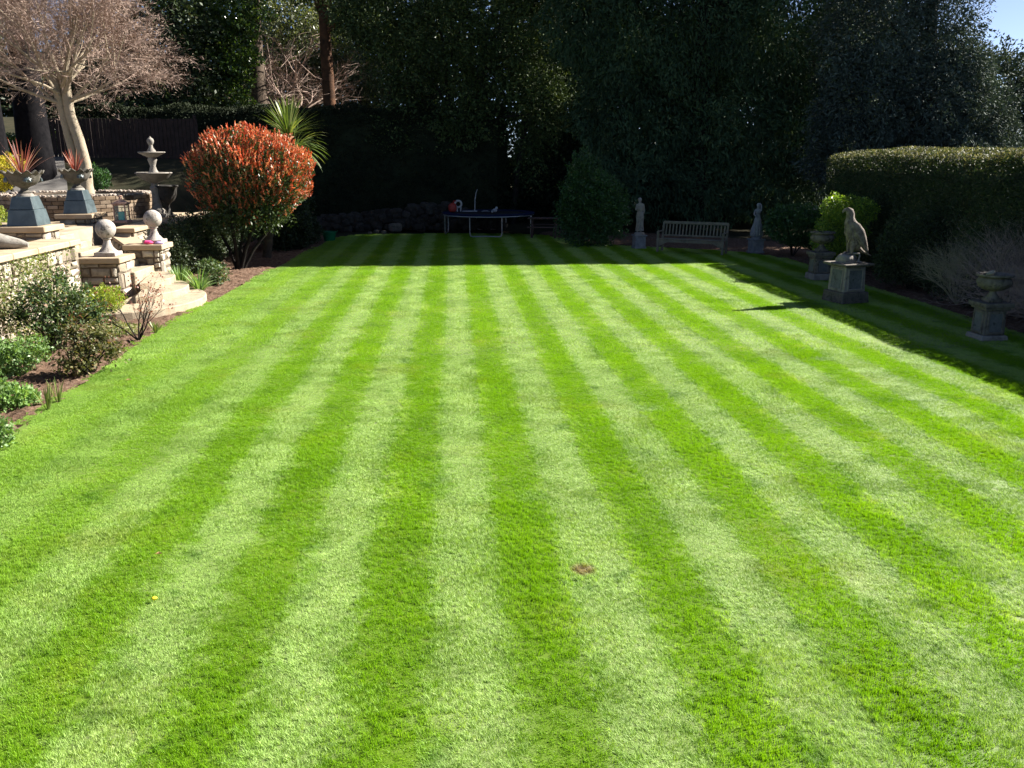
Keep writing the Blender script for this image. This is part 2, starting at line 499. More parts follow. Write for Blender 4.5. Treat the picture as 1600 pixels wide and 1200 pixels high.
def shade_ok(p, org=(0, 0, 0), left=-6.0, y0=24.75, y1=28.5):
    """True where a point does not cast its shadow on the sunlit lawn and terrace"""
    q = p + np.array(org)
    gx = q[:, 0] - q[:, 2] * SUN.x / SUN.z
    gy = q[:, 1] - q[:, 2] * SUN.y / SUN.z
    lim = np.where(gx > left, y0, np.minimum(y1, y0 + (left - gx) * 2.0))
    lim = lim + 0.06 * np.sin(gx * 2.1) + 0.04 * np.sin(gx * 7.3)
    return gy > lim


def foliage(name, blobs, n, size, mat, parent=None, loc=(0, 0, 0), aspect=0.45, droop=0.0, up=0.0, spread=1.0, shell=0.35, lump=0.18, inner=0.15, clip=False, zmin=None, mfun=None, zmax=None):
    p, nrm = crown_points(blobs, n, shell, lump, inner)
    org = np.array(loc, float)
    if parent is not None:
        org = org + np.array(parent.location)
    keep = np.ones(len(p), bool)
    if clip: keep &= shade_ok(p, org)
    if zmin is not None: keep &= p[:, 2] + org[2] > zmin
    if zmax is not None: keep &= p[:, 2] + org[2] < zmax
    p, nrm = p[keep], nrm[keep]
    m = len(p)
    ax = nrm + rng.normal(size=(m, 3)) * spread + np.array([0, 0, up - droop])
    L = size * rng.uniform(0.6, 1.35, m)
    v, q = leaf_quads(p, ax, L, L * aspect)
    val = np.clip(rng.beta(2, 2.2, m), 0, 1)
    mi = None
    if mfun is not None:
        mi = mfun(p, nrm)
    return np_obj(name, v, q, val, mat, parent, None if parent is not None and loc == (0, 0, 0) else loc, mi)


def in_poly(px, py, poly):
    x, y = np.asarray(px), np.asarray(py)
    ins = np.zeros(x.shape, bool)
    n = len(poly)
    for i in range(n):
        x1, y1 = poly[i]; x2, y2 = poly[(i + 1) % n]
        c = ((y1 > y) != (y2 > y)) & (x < (x2 - x1) * (y - y1) / (y2 - y1 + 1e-12) + x1)
        ins ^= c
    return ins


def smooth_poly(pts, it=2):
    for _ in range(it):
        q = []
        for i in range(len(pts)):
            a = pts[i]; b = pts[(i + 1) % len(pts)]
            q.append((a[0] * .75 + b[0] * .25, a[1] * .75 + b[1] * .25))
            q.append((a[0] * .25 + b[0] * .75, a[1] * .25 + b[1] * .75))
        pts = q
    return pts


# ------------------------------------------------------------------ ground
def terrain(x, y):
    # low under the lawn, level behind the terrace, rising to a bank at the back left
    t = np.clip((y - 28.5) / 8.0, 0, 1)
    s = np.clip((-7.6 - x) / 2.5, 0, 1)
    s = s * s * (3 - 2 * s)
    back = np.clip((y - 38) / 10, 0, 1) * 2.0
    e = np.clip((y - 24.5) / 1.0, 0, 1)
    return s * e * (1.2 + 1.9 * t * t * (3 - 2 * t)) + back * 1.0


xs = np.concatenate([np.linspace(-160, -32, 17), np.linspace(-30, 30, 121), np.linspace(32, 160, 17)])
ys = np.concatenate([np.linspace(-40, -4, 7), np.linspace(-3, 60, 127), np.linspace(64, 300, 20)])
X, Y = np.meshgrid(xs, ys)
Z = terrain(X, Y) - 0.06 + 0.03 * np.sin(X * 1.3) * np.sin(Y * 0.9)
Z = np.where((np.abs(X) < 11) & (Y < 36) & (X > -5.2), -0.08, Z)
v = np.stack([X, Y, Z], -1).reshape(-1, 3)
nx = len(xs)
i = np.arange((len(ys) - 1) * (nx - 1))
r_, c_ = i // (nx - 1), i % (nx - 1)
a0 = r_ * nx + c_
g = np_obj('ground', v, np.stack([a0, a0 + 1, a0 + nx + 1, a0 + nx], 1), np.full(len(i), .5), M['ground'])
tag(g, kind='structure')

LAWN = [(-4.9, -2.5), (-4.9, 4), (-4.95, 8.5), (-5.1, 11.5), (-5.35, 15.2), (-5.28, 18.3), (-5.05, 23.6), (-4.75, 30.5), (-4.6, 35.2), (-1, 35.6), (3.2, 35.3), (4.4, 32.6),
        (5.2, 30.6), (6.6, 29.7), (9.4, 27.9), (10.3, 25.6), (9.9, 20.5), (9.85, 17), (10.0, 14), (9.9, 8), (9.9, -2.5)]
LAWN_S = smooth_poly(LAWN, 2)

# grass materials
def stripe_fac(t):
    """1 in the pale (rolled away) stripes, 0 in the dark ones, soft wobbling edges"""
    g = nd(t, 'ShaderNodeNewGeometry').outputs['Position']
    sp = nd(t, 'ShaderNodeSeparateXYZ')
    t.links.new(g, sp.inputs[0])
    n = noise_tex(t, 1.1, 3, 0.6, g)
    def math_(op, a, b):
        m = nd(t, 'ShaderNodeMath', operation=op)
        for s_, v_ in ((0, a), (1, b)):
            if isinstance(v_, (int, float)): m.inputs[s_].default_value = v_
            else: t.links.new(v_, m.inputs[s_])
        return m.outputs[0]
    n_b = noise_tex(t, 6.0, 4, 0.7, g)
    wob = math_('ADD', math_('MULTIPLY', math_('SUBTRACT', n, 0.5), 0.62), math_('MULTIPLY', math_('SUBTRACT', n_b, 0.5), 0.75))
    x = math_('ADD', sp.outputs[0], wob)
    c = math_('COSINE', math_('MULTIPLY', math_('SUBTRACT', x, 0.05), 2 * PI / 0.99), 0)
    r = nd(t, 'ShaderNodeMapRange')
    r.inputs['From Min'].default_value = -0.75
    r.inputs['From Max'].default_value = 1.0
    r.interpolation_type = 'SMOOTHSTEP'
    t.links.new(c, r.inputs[0])
    fd = nd(t, 'ShaderNodeMapRange')
    fd.inputs['From Min'].default_value = -4.4
    fd.inputs['From Max'].default_value = -2.2
    t.links.new(x, fd.inputs[0])
    half = math_('MULTIPLY', math_('ADD', math_('MULTIPLY', math_('SUBTRACT', r.outputs[0], 0.4), fd.outputs[0]), 0.4), 1.0)
    return half, g


def grass_mat(name, is_blade=True):
    m, t = new_mat(name)
    sf, g = stripe_fac(t)
    n1 = noise_tex(t, 0.9, 4, 0.65, g)
    n2 = noise_tex(t, 5.5, 4, 0.7, g)
    dark = ramp(t, n1, [(0.3, (0.135, 0.27, 0.010)), (0.55, (0.18, 0.34, 0.012)), (0.75, (0.225, 0.38, 0.016))])
    pale = ramp(t, n1, [(0.3, (0.26, 0.40, 0.09)), (0.55, (0.32, 0.46, 0.125)), (0.75, (0.365, 0.49, 0.145))])
    col = mixc(t, sf, dark, pale)  # sheen of the bent blades put into the colour as pale stripes
    col = mixc(t, ramp(t, n2, [(0.62, (0, 0, 0)), (0.76, (0.5, 0.5, 0.5))]), col, (0.30, 0.30, 0.10))
    n4 = noise_tex(t, 2.3, 3, 0.6, g)
    col = mixc(t, ramp(t, n4, [(0.28, (0.7, 0.7, 0.7)), (0.42, (0, 0, 0))]), col, (0.09, 0.21, 0.012))
    n5 = noise_tex(t, 0.55, 5, 0.7, g)
    col = mixc(t, ramp(t, n5, [(0.55, (0, 0, 0)), (0.7, (0.45, 0.45, 0.45))]), col, (0.27, 0.33, 0.04))
    n6 = noise_tex(t, 3.1, 5, 0.75, g)
    col = mixc(t, ramp(t, n6, [(0.70, (0, 0, 0)), (0.76, (0.7, 0.7, 0.7))]), col, (0.26, 0.19, 0.10))
    for (px_, py_, rr_q) in ((913, 890, .10),):
        pt = P(px_, py_)
        vd = nd(t, 'ShaderNodeVectorMath', operation='DISTANCE')
        t.links.new(g, vd.inputs[0]); vd.inputs[1].default_value = (pt.x, pt.y, 0)
        ad = nd(t, 'ShaderNodeMath', operation='ADD')
        t.links.new(vd.outputs['Value'], ad.inputs[0])
        nm_ = nd(t, 'ShaderNodeMath', operation='MULTIPLY'); t.links.new(n6, nm_.inputs[0]); nm_.inputs[1].default_value = .2
        t.links.new(nm_.outputs[0], ad.inputs[1])
        col = mixc(t, ramp(t, ad.outputs[0], [(rr_q * .6 + .09, (.85, .85, .85)), (rr_q + .12, (0, 0, 0))]), col, (0.24, 0.16, 0.085))
    if is_blade:
        a = nd(t, 'ShaderNodeAttribute', attribute_name='v').outputs['Fac']
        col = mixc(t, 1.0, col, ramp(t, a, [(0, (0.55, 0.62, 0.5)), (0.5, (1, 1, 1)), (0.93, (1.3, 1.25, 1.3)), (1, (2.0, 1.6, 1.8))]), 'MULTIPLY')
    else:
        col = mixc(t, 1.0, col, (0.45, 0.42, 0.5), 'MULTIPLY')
    b = nd(t, 'ShaderNodeBsdfPrincipled')
    b.inputs['Roughness'].default_value = 0.55
    b.inputs['Specular IOR Level'].default_value = 0.3
    t.links.new(col, b.inputs['Base Color'])
    o = nd(t, 'ShaderNodeOutputMaterial')
    if is_blade:
        tr = nd(t, 'ShaderNodeBsdfTranslucent')
        t.links.new(mixc(t, 1.0, col, (1.25, 1.3, 0.4), 'MULTIPLY'), tr.inputs[0])
        mx = nd(t, 'ShaderNodeMixShader')
        mx.inputs[0].default_value = 0.4
        t.links.new(b.outputs[0], mx.inputs[1]); t.links.new(tr.outputs[0], mx.inputs[2])
        t.links.new(mx.outputs[0], o.inputs[0])
    else:
        t.links.new(b.outputs[0], o.inputs[0])
    return m


M['grass'] = grass_mat('lawn_grass_blades')
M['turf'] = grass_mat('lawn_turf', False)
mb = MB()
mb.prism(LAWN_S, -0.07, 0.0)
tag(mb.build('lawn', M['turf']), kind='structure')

# grass blades: small square tufts, instanced over the lawn
PATCH = 0.2475


def make_patch(n, lean, hgt, wid, name, seg2):
    x = rng.uniform(-PATCH / 2 - .01, PATCH / 2 + .01, n); y = rng.uniform(-PATCH / 2 - .01, PATCH / 2 + .01, n)
    tuft = 0.75 + 0.35 * np.sin(x * 60 + rng.uniform(0, 6)) * np.sin(y * 55 + rng.uniform(0, 6))
    h = hgt * tuft * rng.uniform(0.55, 1.25, n)
    ang = rng.normal(0, 0.75, n)
    L = lean * rng.uniform(0.35, 1.3, n)
    off = np.stack([np.sin(ang) * np.abs(L) * h + rng.normal(0, .3, n) * h, np.cos(ang) * L * h + rng.normal(0, .25, n) * h, h], 1)
    base = np.stack([x, y, np.full(n, -0.004)], 1)
    h_c = 0.3 + 0.7 * np.clip(tuft, 0, 1)
    tw = rng.uniform(0, PI, n)
    side = np.stack([np.cos(tw), np.sin(tw), np.zeros(n)], 1)
    # blades that lie over show their flat side
    flat = unit(np.cross(off, np.array([0, 0, 1.0])))
    side = unit(side * 0.7 + flat * np.sign((side * flat).sum(1, keepdims=True)))
    w_ = (wid * rng.uniform(0.6, 1.3, n))[:, None]
    if seg2:
        mid = base + off * np.array([0.35, 0.35, 0.6])
        v = np.stack([base - side * w_ / 2, base + side * w_ / 2, mid + side * w_ * .45, base + off, mid - side * w_ * .45], 1)
        v = v.reshape(-1, 3)
        b = np.arange(n) * 5
        f = np.concatenate([np.stack([b, b + 1, b + 2, b + 4], 1), np.stack([b + 4, b + 2, b + 3, b + 3], 1)])
        f1 = np.stack([b, b + 1, b + 2], 1); f2 = np.stack([b, b + 2, b + 4], 1); f3 = np.stack([b + 4, b + 2, b + 3], 1)
        f = np.concatenate([f1, f2, f3]); val = np.tile(rng.beta(2, 2, n), 3)
    else:
        v = np.stack([base - side * w_ / 2, base + side * w_ / 2, base + off], 1).reshape(-1, 3)
        b = np.arange(n) * 3
        f = np.stack([b, b + 1, b + 2], 1); val = rng.beta(2, 2, n)
    me = np_obj(None, v, f, val, M['grass']) if False else None
    o = np_obj(name, v, f, val, M['grass'])
    C.objects.unlink(o)
    return o


patch_col = bpy.data.collections.new('grass_patches')
plist = []
k = 0
for lod, (n, hg, wd, s2) in enumerate(((2300, .025, .0026, True), (620, .030, .0058, False))):
    for pale in (0, 1):
        for var in range(4):
            plist.append(make_patch(n, 0.95 if pale else -0.1, hg if pale else hg * 1.05, wd, 'patch_%02d' % k, s2))
            k += 1
gx = np.arange(-5.6, 10.6, PATCH); gx = gx - (gx[0] - 0.05 + PATCH / 2) % PATCH
gy = np.arange(1.6, 36, PATCH)
GX, GY = np.meshgrid(gx, gy)
GX, GY = GX.ravel(), GY.ravel()
GX = GX + rng.uniform(-.012, .012, len(GX)); GY = GY + rng.uniform(-.012, .012, len(GY))
ok = in_poly(GX, GY, LAWN_S)
GX, GY = GX[ok], GY[ok]
palef = np.cos((GX + 0.07 * np.sin(GY * 1.1) + 0.05 * np.sin(GY * 2.7 + GX) - 0.05) * 2 * PI / 0.99) > 0
lodf = (GY > 13).astype(int)
idx = lodf * 8 + palef * 4 + rng.integers(0, 4, len(GX))
zsc = 1 + 0.35 * np.sin(GX * 1.7 + 1) * np.sin(GY * 1.3) + rng.normal(0, .16, len(GX))
me = bpy.data.meshes.new('grass_points')
me.vertices.add(len(GX))
me.vertices.foreach_set('co', np.stack([GX, GY, np.zeros(len(GX))], 1).astype(np.float32).ravel())
me.attributes.new('idx', 'INT', 'POINT').data.foreach_set('value', idx.astype(np.int32))
me.attributes.new('rz', 'FLOAT', 'POINT').data.foreach_set('value', rng.normal(0, .4, len(GX)).astype(np.float32))
me.attributes.new('zs', 'FLOAT', 'POINT').data.foreach_set('value', np.clip(zsc, .55, 1.6).astype(np.float32))
grass = bpy.data.objects.new('grass', me)
C.objects.link(grass)
tag(grass, 'bright green mown grass in pale and dark stripes', 'grass', kind='stuff')
ng = bpy.data.node_groups.new('grass_scatter', 'GeometryNodeTree')
ng.interface.new_socket('Geometry', in_out='INPUT', socket_type='NodeSocketGeometry')
ng.interface.new_socket('Geometry', in_out='OUTPUT', socket_type='NodeSocketGeometry')
gi = ng.nodes.new('NodeGroupInput'); go = ng.nodes.new('NodeGroupOutput')
g2i = ng.nodes.new('GeometryNodeGeometryToInstance')
for o in reversed(plist):
    oi = ng.nodes.new('GeometryNodeObjectInfo')
    oi.inputs['Object'].default_value = o
    ng.links.new(oi.outputs['Geometry'], g2i.inputs[0])
iop = ng.nodes.new('GeometryNodeInstanceOnPoints')
iop.inputs['Pick Instance'].default_value = True


def named(nm, ty):
    a = ng.nodes.new('GeometryNodeInputNamedAttribute')
    a.data_type = ty
    a.inputs[0].default_value = nm
    return a.outputs[0]


ng.links.new(gi.outputs[0], iop.inputs['Points'])
ng.links.new(g2i.outputs[0], iop.inputs['Instance'])
ng.links.new(named('idx', 'INT'), iop.inputs['Instance Index'])
cr = ng.nodes.new('ShaderNodeCombineXYZ'); ng.links.new(named('rz', 'FLOAT'), cr.inputs[2])
ng.links.new(cr.outputs[0], iop.inputs['Rotation'])
cs_ = ng.nodes.new('ShaderNodeCombineXYZ'); cs_.inputs[0].default_value = 1.08; cs_.inputs[1].default_value = 1.08
ng.links.new(named('zs', 'FLOAT'), cs_.inputs[2])
ng.links.new(cs_.outputs[0], iop.inputs['Scale'])
ng.links.new(iop.outputs[0], go.inputs[0])
mod = grass.modifiers.new('scatter', 'NODES')
mod.node_group = ng


# beds of bare soil (lumpy sheets)
def soil_bed(name, poly, z=0.0, res=0.055, amp=0.06):
    poly = smooth_poly(poly, 1)
    xs_ = [p[0] for p in poly]; ys_ = [p[1] for p in poly]
    ax_ = np.arange(min(xs_), max(xs_) + res, res); ay_ = np.arange(min(ys_), max(ys_) + res, res)
    XX, YY = np.meshgrid(ax_, ay_)
    ins = in_poly(XX, YY, poly)
    ZZ = z + amp * (np.sin(XX * 7.1 + YY * 3) * np.sin(YY * 6.3) * .35) + rng.uniform(-amp * .55, amp * .55, XX.shape)
    XX = XX + rng.uniform(-.02, .02, XX.shape)
    vv = np.stack([XX, YY, ZZ], -1).reshape(-1, 3)
    n_ = len(ax_)
    ii = np.arange((len(ay_) - 1) * (n_ - 1)); rr = ii // (n_ - 1); cc = ii % (n_ - 1)
    b0 = rr * n_ + cc
    fl = ins.ravel()
    kk = fl[b0] & fl[b0 + 1] & fl[b0 + n_] & fl[b0 + n_ + 1]
    b0 = b0[kk]
    o = np_obj(name, vv, np.stack([b0, b0 + 1, b0 + n_ + 1, b0 + n_], 1), np.full(len(b0), .5), M['soil'])
    return tag(o, kind='structure')


soil_bed('soil_bed', [(-4.85, 3), (-4.9, 8.5), (-5.05, 11.5), (-5.3, 15.2), (-5.22, 18.3), (-5.0, 23.6), (-4.7, 30.5), (-4.55, 36), (-8, 36), (-8, 3)], -0.01)
soil_bed('border_soil', [(9.8, 2), (9.92, 14), (9.78, 17), (9.82, 20.5), (10.2, 25.6), (9.3, 27.95), (6.5, 29.8), (5.1, 30.7), (4.3, 32.7), (3.1, 35.4), (5, 38), (14, 30), (14, 2)], -0.015, 0.12)


# ------------------------------------------------------------------ masonry
def masonry_face(mb, o, u, v, W, H, depth=0.05, rowh=(0.15, 0.36), blk=(0.13, 0.46), gap=0.019, seed=0):
    """irregular rubble stones standing proud of a wall face; o = lower left corner"""
    r = random.Random(seed)
    o, u, v = Vector(o), Vector(u).normalized(), Vector(v).normalized()
    n = u.cross(v)
    z = 0.0
    while z < H - 0.03:
        h = r.uniform(*rowh)
        if z + h > H - 0.09: h = H - z
        x = 0.0
        while x < W - 0.02:
            w_ = r.uniform(*blk)
            if x + w_ > W - 0.12: w_ = W - x
            parts = [(x, z, w_, h)]
            if h > 0.2 and r.random() < .55:
                k = r.uniform(.4, .6) * h
                parts = [(x, z, w_, k), (x, z + k, w_, h - k)]
            for (a, b, ww, hh) in parts:
                d = depth * r.uniform(.5, 1.2)
                g = gap
                j = lambda s=.034: r.uniform(-s, s)
                base = [(a + g, b + g), (a + ww - g, b + g), (a + ww - g, b + hh - g), (a + g, b + hh - g)]
                ins = 0.022
                front = [(a + g + ins + j(), b + g + ins + j()), (a + ww - g - ins + j(), b + g + ins + j()), (a + ww - g - ins + j(), b + hh - g - ins + j()), (a + g + ins + j(), b + hh - g - ins + j())]
                cx_, cz_ = a + ww / 2 + j(.03), b + hh / 2 + j(.02)
                vs = [o + u * p + v * q for p, q in base] + [o + u * p + v * q + n * (d * r.uniform(.75, 1.1)) for p, q in front] + [o + u * cx_ + v * cz_ + n * (d * 1.25)]
                mb.mat(0, r.random())
                mb.add(vs, [[0, 1, 5, 4], [1, 2, 6, 5], [2, 3, 7, 6], [3, 0, 4, 7], [4, 5, 8], [5, 6, 8], [6, 7, 8], [7, 4, 8]])
            x += w_
        z += h


def stone_pillar(name, label, x0, x1, y0, y1, z0, z1, group=None, seed=1, cat='pillar'):
    cx, cy = (x0 + x1) / 2, (y0 + y1) / 2
    t = thing(name, label, cat, (cx, cy, z0), 0, group)
    W, D, H = x1 - x0, y1 - y0, z1 - z0 - 0.12
    mb = MB()
    mb.mat(1)
    mb.box((0, 0, H / 2), (W - .06, D - .06, H))
    hx, hy = (W - .06) / 2, (D - .06) / 2
    masonry_face(mb, (-hx, -hy, 0), (1, 0, 0), (0, 0, 1), 2 * hx, H, seed=seed)
    masonry_face(mb, (hx, -hy, 0), (0, 1, 0), (0, 0, 1), 2 * hy, H, seed=seed + 1)
    masonry_face(mb, (hx, hy, 0), (-1, 0, 0), (0, 0, 1), 2 * hx, H, seed=seed + 2)
    masonry_face(mb, (-hx, hy, 0), (0, -1, 0), (0, 0, 1), 2 * hy, H, seed=seed + 3)
    mb.build('masonry', [M['stone'], M['mortar']], t)
    c = MB(); c.box((0, 0, H + .06), (W + .12, D + .12, .12), .015)
    c.build('coping_slab', M['coping'], t)
    return t


TZ = 1.3   # terrace level
LC = P(205, 357, 1.34)   # corner of the terrace edge by the lantern
PATIO = [(-30, 9), (-8.0, 9), (-8.0, 17.6), (-9.1, 17.7), (-9.1, 22.6), (-9.35, 23.3), (-9.35, 24.2), (LC.x - .45, 24.2), (LC.x - .3, LC.y + .1), (LC.x, LC.y + .1), (LC.x, 24.6), (-7.6, 25.0), (-7.6, 28.6), (-30, 28.6)]
# terrace paving: a raised platform
mb = MB()
mb.prism(PATIO, 0.0, TZ)
pv = mb.build('patio', M['paving'])
tag(pv, kind='structure')
# flagstones on the patio, each a thin slab of the same floor
fl = MB()
rr_ = random.Random(5)
y = 9.3
while y < 28.3:
    h = rr_.uniform(.45, .8); x = -18.0 + rr_.uniform(0, .4)
    while x < -7.7:
        w_ = rr_.uniform(.5, 1.1)
        cx, cy = x + w_ / 2, y + h / 2
        inside = in_poly(np.array([x, x + w_, x, x + w_]), np.array([y, y, y + h, y + h]), PATIO).all()
        if inside:
            fl.mat(0, rr_.random())
            fl.box((cx, cy, TZ + .006), (w_ - .02, h - .02, .02), .004)
        x += w_
    y += h
M['flag'] = surf_mat('flagstone', (0.252, 0.196, 0.133), (0.350, 0.287, 0.210), 2.0, 0.85, 0.3, 40, attr=True)
tag(fl.build('flagstones', M['flag']), kind='structure')

OB1 = P(126, 333, 1.58)
OB2 = P(46, 352, 1.62)
print('OB', OB1, OB2)
# near retaining wall with wide coping
t = thing('retaining_wall', 'cream rubble stone retaining wall with wide flat coping beside the border', 'wall', (-7.7, 12.0, 0))
mb = MB()
mb.mat(1).box((0, 0, .67), (.56, 11.0, 1.34))
masonry_face(mb, (.28, -5.5, 0), (0, 1, 0), (0, 0, 1), 11.0, 1.34, depth=.06, seed=21)
masonry_face(mb, (.28, 5.5, 0), (-1, 0, 0), (0, 0, 1), .56, 1.34, depth=.05, seed=22)
mb.build('masonry', [M['stone'], M['mortar']], t)
y = -5.5
cp = MB()
while y < 5.4:
    l = min(rr_.uniform(.9, 1.4), 5.55 - y)
    cp.box((0.02, y + l / 2, 1.40), (.74, l - .012, .11), .015)
    y += l
cp.build('coping_slab', M['coping'], t)

# wall closing the stair recess behind the left pillar (shaded grey stones)
t = thing('stair_wall', 'shaded grey stone wall beside the steps, behind the near pillar', 'wall', (-8.35, 18.0, 0))
mb = MB()
mb.mat(1).box((0, 0, .52), (1.3, .5, 1.04))
masonry_face(mb, (-.65, -.25, 0), (1, 0, 0), (0, 0, 1), 1.3, 1.04, seed=31)
masonry_face(mb, (.65, .25, 0), (-1, 0, 0), (0, 0, 1), 1.3, 1.04, seed=32)
mb.build('masonry', [M['stone'], M['mortar']], t)
c = MB(); c.box((-.02, 0, 1.085), (1.28, .6, .09), .012); c.build('coping_slab', M['coping'], t)

stone_pillar('stone_pillar', 'rubble stone pillar at the near side of the garden steps, under a stone ball', -7.85, -7.03, 18.55, 19.35, 0, .97, 'stone pillars by the steps', 41)
stone_pillar('stone_pillar', 'rubble stone pillar at the far side of the garden steps, under a stone ball', -7.56, -6.78, 20.5, 21.2, 0, 1.05, 'stone pillars by the steps', 51)
stone_pillar('stone_pillar', 'taller stone pillar at the head of the steps carrying a green plinth and planter', OB1.x - .42, OB1.x + .42, OB1.y - .42, OB1.y + .42, 0.2, 1.58, 'stone pillars by the steps', 61)
stone_pillar('stone_pillar', 'low stone block on the terrace under the leftmost green plinth', OB2.x - .45, OB2.x + .45, OB2.y - .42, OB2.y + .42, TZ, 1.62, 'stone pillars by the steps', 71)

# sloping side wall from the far pillar up to the terrace
t = thing('side_wall', 'low rubble wall with sloping slab coping running up beside the steps', 'wall', (-7.5, 21.0, 0), R(-52))
mb = MB()
mb.mat(1)
prof = [(0, 0), (0, .93), (-1.3, 1.16), (-1.3, 0)]
vs = [(p[0], -.2, p[1]) for p in prof] + [(p[0], .2, p[1]) for p in prof]
mb.add(vs, [[3, 2, 1, 0], [4, 5, 6, 7], [0, 1, 5, 4], [1, 2, 6, 5], [2, 3, 7, 6]])
for k in range(5):
    masonry_face(mb, (-1.3 + k * .26, -.2, 0), (1, 0, 0), (0, 0, 1), .26, 1.12 - k * .045, seed=80 + k, blk=(.2, .3))
mb.build('masonry', [M['stone'], M['mortar']], t)
c = MB()
c.box((-.65, 0, 1.09), (1.36, .52, .08), .012, rot=Matrix.Rotation(math.atan2(.23, 1.3), 3, 'Y'))
c.build('coping_slab', M['coping'], t)
# terrace edge wall with lantern
t = thing('terrace_wall', 'lit stone terrace edge wall under the lantern', 'wall', (LC.x - .22, LC.y + 1.2, 0))
mb = MB()
mb.mat(1).box((0, 0, .62), (.4, 2.3, 1.24))
masonry_face(mb, (.2, -1.15, 0), (0, 1, 0), (0, 0, 1), 2.3, 1.24, seed=91)
masonry_face(mb, (-.2, -1.15, 0), (1, 0, 0), (0, 0, 1), .4, 1.24, seed=92)
mb.build('masonry', [M['stone'], M['mortar']], t)
c = MB(); c.box((0, 0, 1.295), (.6, 2.42, .10), .012); c.build('coping_slab', M['coping'], t)
t = thing('terrace_wall', 'shaded terrace edge wall covered in ivy beside the red bush', 'wall', (-7.75, 26.2, 0))
mb = MB()
mb.mat(1).box((0, 0, .62), (.4, 4.6, 1.24))
masonry_face(mb, (.2, -2.3, 0), (0, 1, 0), (0, 0, 1), 4.6, 1.24, seed=95)
masonry_face(mb, (-.2, -2.3, 0), (1, 0, 0), (0, 0, 1), .4, 1.24, seed=96)
mb.build('masonry', [M['stone'], M['mortar']], t)
c = MB(); c.box((0, 0, 1.29), (.56, 4.7, .09), .012); c.build('coping_slab', M['coping'], t)


# steps
def arc_poly(cx, cy, rx, ry, a0, a1, n=18, extra=()):
    return [(cx + rx * math.cos(a0 + (a1 - a0) * k / n), cy + ry * math.sin(a0 + (a1 - a0) * k / n)) for k in range(n + 1)] + list(extra)


st = thing('stone_steps', 'cream stone garden steps with rounded lower treads rising between two ball-topped pillars', 'steps', (0, 0, 0))
RISE = .145
k = 0
for (rx, ry, cy) in ((1.75, 1.95, 18.35), (1.25, 1.45, 18.9), (.8, 1.05, 19.5)):
    mb = MB(); z0 = k * RISE
    mb.prism(arc_poly(-7.05, cy, rx, ry, R(-78 if k == 0 else -60), R(88)), z0 - (.03 if k == 0 else 0), z0 + RISE, .02)
    mb.build('tread', M['step'], st)
    k += 1
for j in range(6):
    mb = MB(); z0 = k * RISE
    x1 = -6.95 - j * .36
    mb.box(((x1 - 9.3) / 2, 19.95, z0 / 2 + RISE / 2), (x1 + 9.3, 1.5, z0 + RISE), .015)
    mb.build('tread', M['step'], st)
    k += 1


mb = MB(); mb.box((-8.65, 22.0, .38), (1.3, 2.5, .76), .01); tag(mb.build('stone_landing', M['paving']), kind='structure')

# ------------------------------------------------------------------ ornaments
def ball_finial(loc, label, s=1.0):
    t = thing('ball_finial', label, 'stone ball', loc, 0, 'stone ball finials')
    b = MB(); b.mat(0, smooth=True)
    b.box((0, 0, .045 * s), (.44 * s, .44 * s, .09 * s), .012)
    b.lathe([(.2 * s, .09 * s), (.17 * s, .12 * s), (.105 * s, .2 * s), (.075 * s, .28 * s), (.07 * s, .34 * s), (.1 * s, .365 * s), (.09 * s, .39 * s)], 20)
    b.build('pedestal', M['castlit'], t)
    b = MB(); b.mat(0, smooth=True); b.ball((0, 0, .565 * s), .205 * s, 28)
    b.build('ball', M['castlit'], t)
    return t


ball_finial((-7.36, 18.95, .97), 'weathered stone ball on the near pillar by the steps')
ball_finial((-7.02, 20.9, 1.05), 'weathered stone ball on the far pillar by the steps')
b = MB(); b.mat(0, smooth=True); b.loft([((-.1, 0, .035), .02, .015), ((-.06, 0, .05), .06, .045), ((.04, .01, .05), .065, .045), ((.1, .03, .035), .03, .02)], 10)
tag(b.build('garden_glove', M['pink'], loc=(-7.06, 20.56, 1.05)), 'bright pink garden glove on the far pillar beside the stone ball', 'glove')
b = MB(); b.mat(0, smooth=True); b.loft([((-.1, 0, .025), .02, .012), ((-.05, 0, .035), .05, .03), ((.05, .01, .03), .045, .03), ((.09, .02, .02), .02, .012)], 10)
tag(b.build('garden_glove', M['lilac'], loc=(-6.82, 20.6, 1.05)), 'pale lilac garden glove at the outer corner of the far pillar', 'glove')


